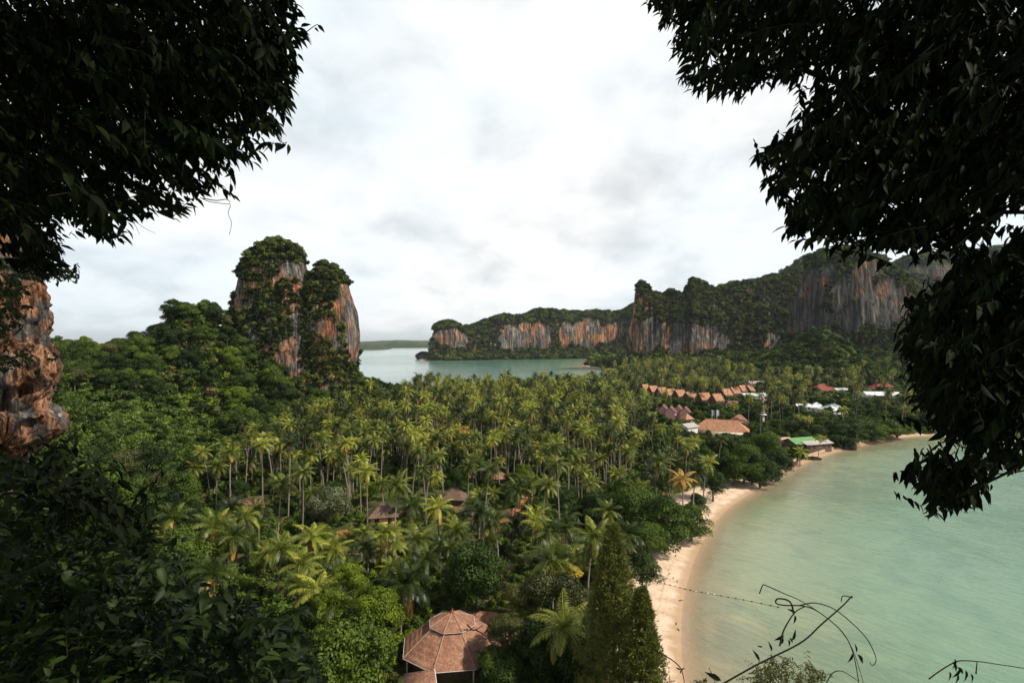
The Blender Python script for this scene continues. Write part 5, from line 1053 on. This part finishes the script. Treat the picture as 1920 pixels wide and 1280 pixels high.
# lower-left bush (shaded)
BT = ftree('leafy_shrub', 'large dark shrub with broad leaves covering the lower left corner', 'shrub', None, [(-7, 8, 41), (-6, 8.5, 44), (-5.2, 9, 47)], .1)
P_BL = [(-80, 850), (60, 860), (120, 880), (170, 920), (250, 950), (290, 1000), (330, 1060), (400, 1100), (480, 1120), (530, 1160), (570, 1200), (600, 1240), (620, 1330), (-80, 1330)]
foliage_mass(BT, P_BL, 950, (6.5, 10), (.3, 0, .35), .25, 'nearbush', twig=.5, per=9, seed=41, droop=.35, wf=.42); foliage_mass(BT, [(-80, 950), (150, 960), (250, 1020), (330, 1110), (480, 1160), (560, 1240), (600, 1330), (-80, 1330)], 900, (10, 15), (.3, 0, .3), .26, 'nearbush', twig=.7, per=9, name='inner_foliage', seed=42, wf=.45)
foliage_mass(BT, [(-400, 1330), (640, 1330), (700, 1800), (-400, 1800)], 300, (6, 10), (.3, 0, .3), .26, 'nearbush', twig=.7, per=9, name='lower_foliage', seed=43, wf=.5)
BT2 = ftree('leafy_shrub', 'sparser bush with curling dark leaves above the large dark shrub', 'shrub', None); foliage_mass(BT2, [(60, 860), (130, 840), (170, 870), (230, 930), (290, 975), (270, 1010), (180, 960), (80, 930)], 90, (5.5, 7), (.5, 0, .2), .19, 'near', twig=.4, per=8, seed=44, wf=.4)
# vines at lower right
def vine(label, curves, lv, Y, r, name='climbing_vine'):
    t = ftree(name, label, 'vine', None)
    for c in curves:
        P = spline([wpt(x, y, Y=Y + .05 * k) for k, (x, y) in enumerate(c)], 60); MB().tube(P, np.linspace(r, r * .55, 60), 6).build('stem', M['twig'], t, True)
    for (x, y, dx, dy, L) in lv:
        p = wpt(x, y, Y=Y + .1); V, F, tt = leaves(np.array([p]), np.array([[dx, .1, -dy]], float), np.array([[.3, -1., .35]]), L * Y / FPX, L * Y / FPX * .3, TL, np.array([.5])); obj('leaf', mesh_np('leaf', V, F, [M['near']], {'tone': tt}), t)
    return t
vine('curling vine stem rising diagonally from the bottom edge', [[(1340, 1290), (1420, 1245), (1500, 1205), (1540, 1170), (1580, 1135), (1596, 1118), (1597, 1120), (1592, 1118), (1580, 1117), (1577, 1128)], [(1462, 1210), (1470, 1180), (1490, 1148), (1510, 1136)], [(1488, 1150), (1484, 1132), (1475, 1124), (1458, 1122), (1455, 1130), (1470, 1134), (1510, 1136), (1540, 1150), (1580, 1185), (1600, 1225), (1612, 1290)]],
     [(1492, 1147, -1, -.35, 16), (1490, 1152, .1, 1, 22), (1470, 1190, -.6, .5, 22), (1468, 1194, -.2, 1, 22), (1480, 1195, .6, .7, 16), (1478, 1198, .3, 1, 18), (1485, 1200, .5, -.9, 22), (1447, 1220, -.2, -1, 18), (1424, 1238, -.5, -1, 22), (1352, 1275, -1, -.5, 32), (1430, 1212, -1, -.1, 10)], 3., .0048)
vine('looping tendrils arching down to the bottom edge', [[(1424, 1112), (1430, 1097), (1436, 1097), (1470, 1112), (1500, 1125), (1540, 1150), (1575, 1180), (1600, 1220), (1622, 1290)], [(1500, 1134), (1530, 1130), (1570, 1145), (1620, 1190), (1640, 1225), (1642, 1240), (1635, 1247), (1631, 1240)], [(1545, 1290), (1560, 1262), (1580, 1258), (1608, 1275)]], [(1598, 1224, -.2, 1, 24), (1608, 1226, .7, .9, 28), (1606, 1222, 0, -1, 16)], 3.1, .0033)
vine('thin twig with tangled dried leaves at the lower right corner', [[(1742, 1272), (1755, 1262), (1780, 1246), (1800, 1238), (1840, 1240), (1880, 1246), (1990, 1262)], [(1830, 1262), (1832, 1240)]], [(1790, 1234, .1, 1, 26), (1786, 1240, .5, .8, 30), (1795, 1250, .7, .6, 26), (1810, 1255, .2, 1, 30), (1800, 1252, -.4, 1, 26), (1820, 1262, .4, 1, 24), (1795, 1262, .1, 1, 26), (1780, 1258, .2, 1, 24)], 3.2, .004)
vine('thin sprig with a small leaf crossing the bottom edge by the sand', [[(1232, 1220), (1262, 1238), (1278, 1256), (1285, 1290)]], [(1276, 1255, -.9, -.4, 10), (1276, 1255, .9, -.3, 10), (1276, 1255, 0, 1, 10)], 3., .004); vine('bare curved twig in front of the octagonal pavilion', [[(892, 1180), (915, 1195), (930, 1225), (936, 1290)], [(876, 1170), (886, 1180), (892, 1180), (905, 1172)], [(870, 1180), (892, 1180)]], [], 3., .0035)
CS_ = ftree('shrub_top', 'sunlit olive shrub tops poking up at the bottom edge over the water', 'shrub', None); foliage_mass(CS_, [(1395, 1290), (1430, 1230), (1470, 1225), (1490, 1250), (1500, 1262), (1515, 1235), (1545, 1255), (1560, 1300), (1560, 1500), (1330, 1500), (1320, 1270)], 1300, (11, 13.5), (.2, 0, .6), .11, 'olive', twig=.32, per=12, seed=51, droop=-.1, wf=.3)

# ------------------------------------------------------------------ the air
def haze():
    m = bpy.data.materials.new('haze'); m.use_nodes = True; nt = m.node_tree; nt.nodes.clear(); out = nd(nt, 'ShaderNodeOutputMaterial'); v = nd(nt, 'ShaderNodeVolumePrincipled')
    v.inputs['Color'].default_value = (.80, .90, .95, 1); v.inputs['Density'].default_value = 2.6e-5; v.inputs['Anisotropy'].default_value = .2; nt.links.new(v.outputs[0], out.inputs['Volume'])
    b = MB().box(-27000, 27000, -1000, 27500, -7, 420); o = b.build('haze', m); tag(o, 'thin pale sea air', None, kind='stuff')
haze()
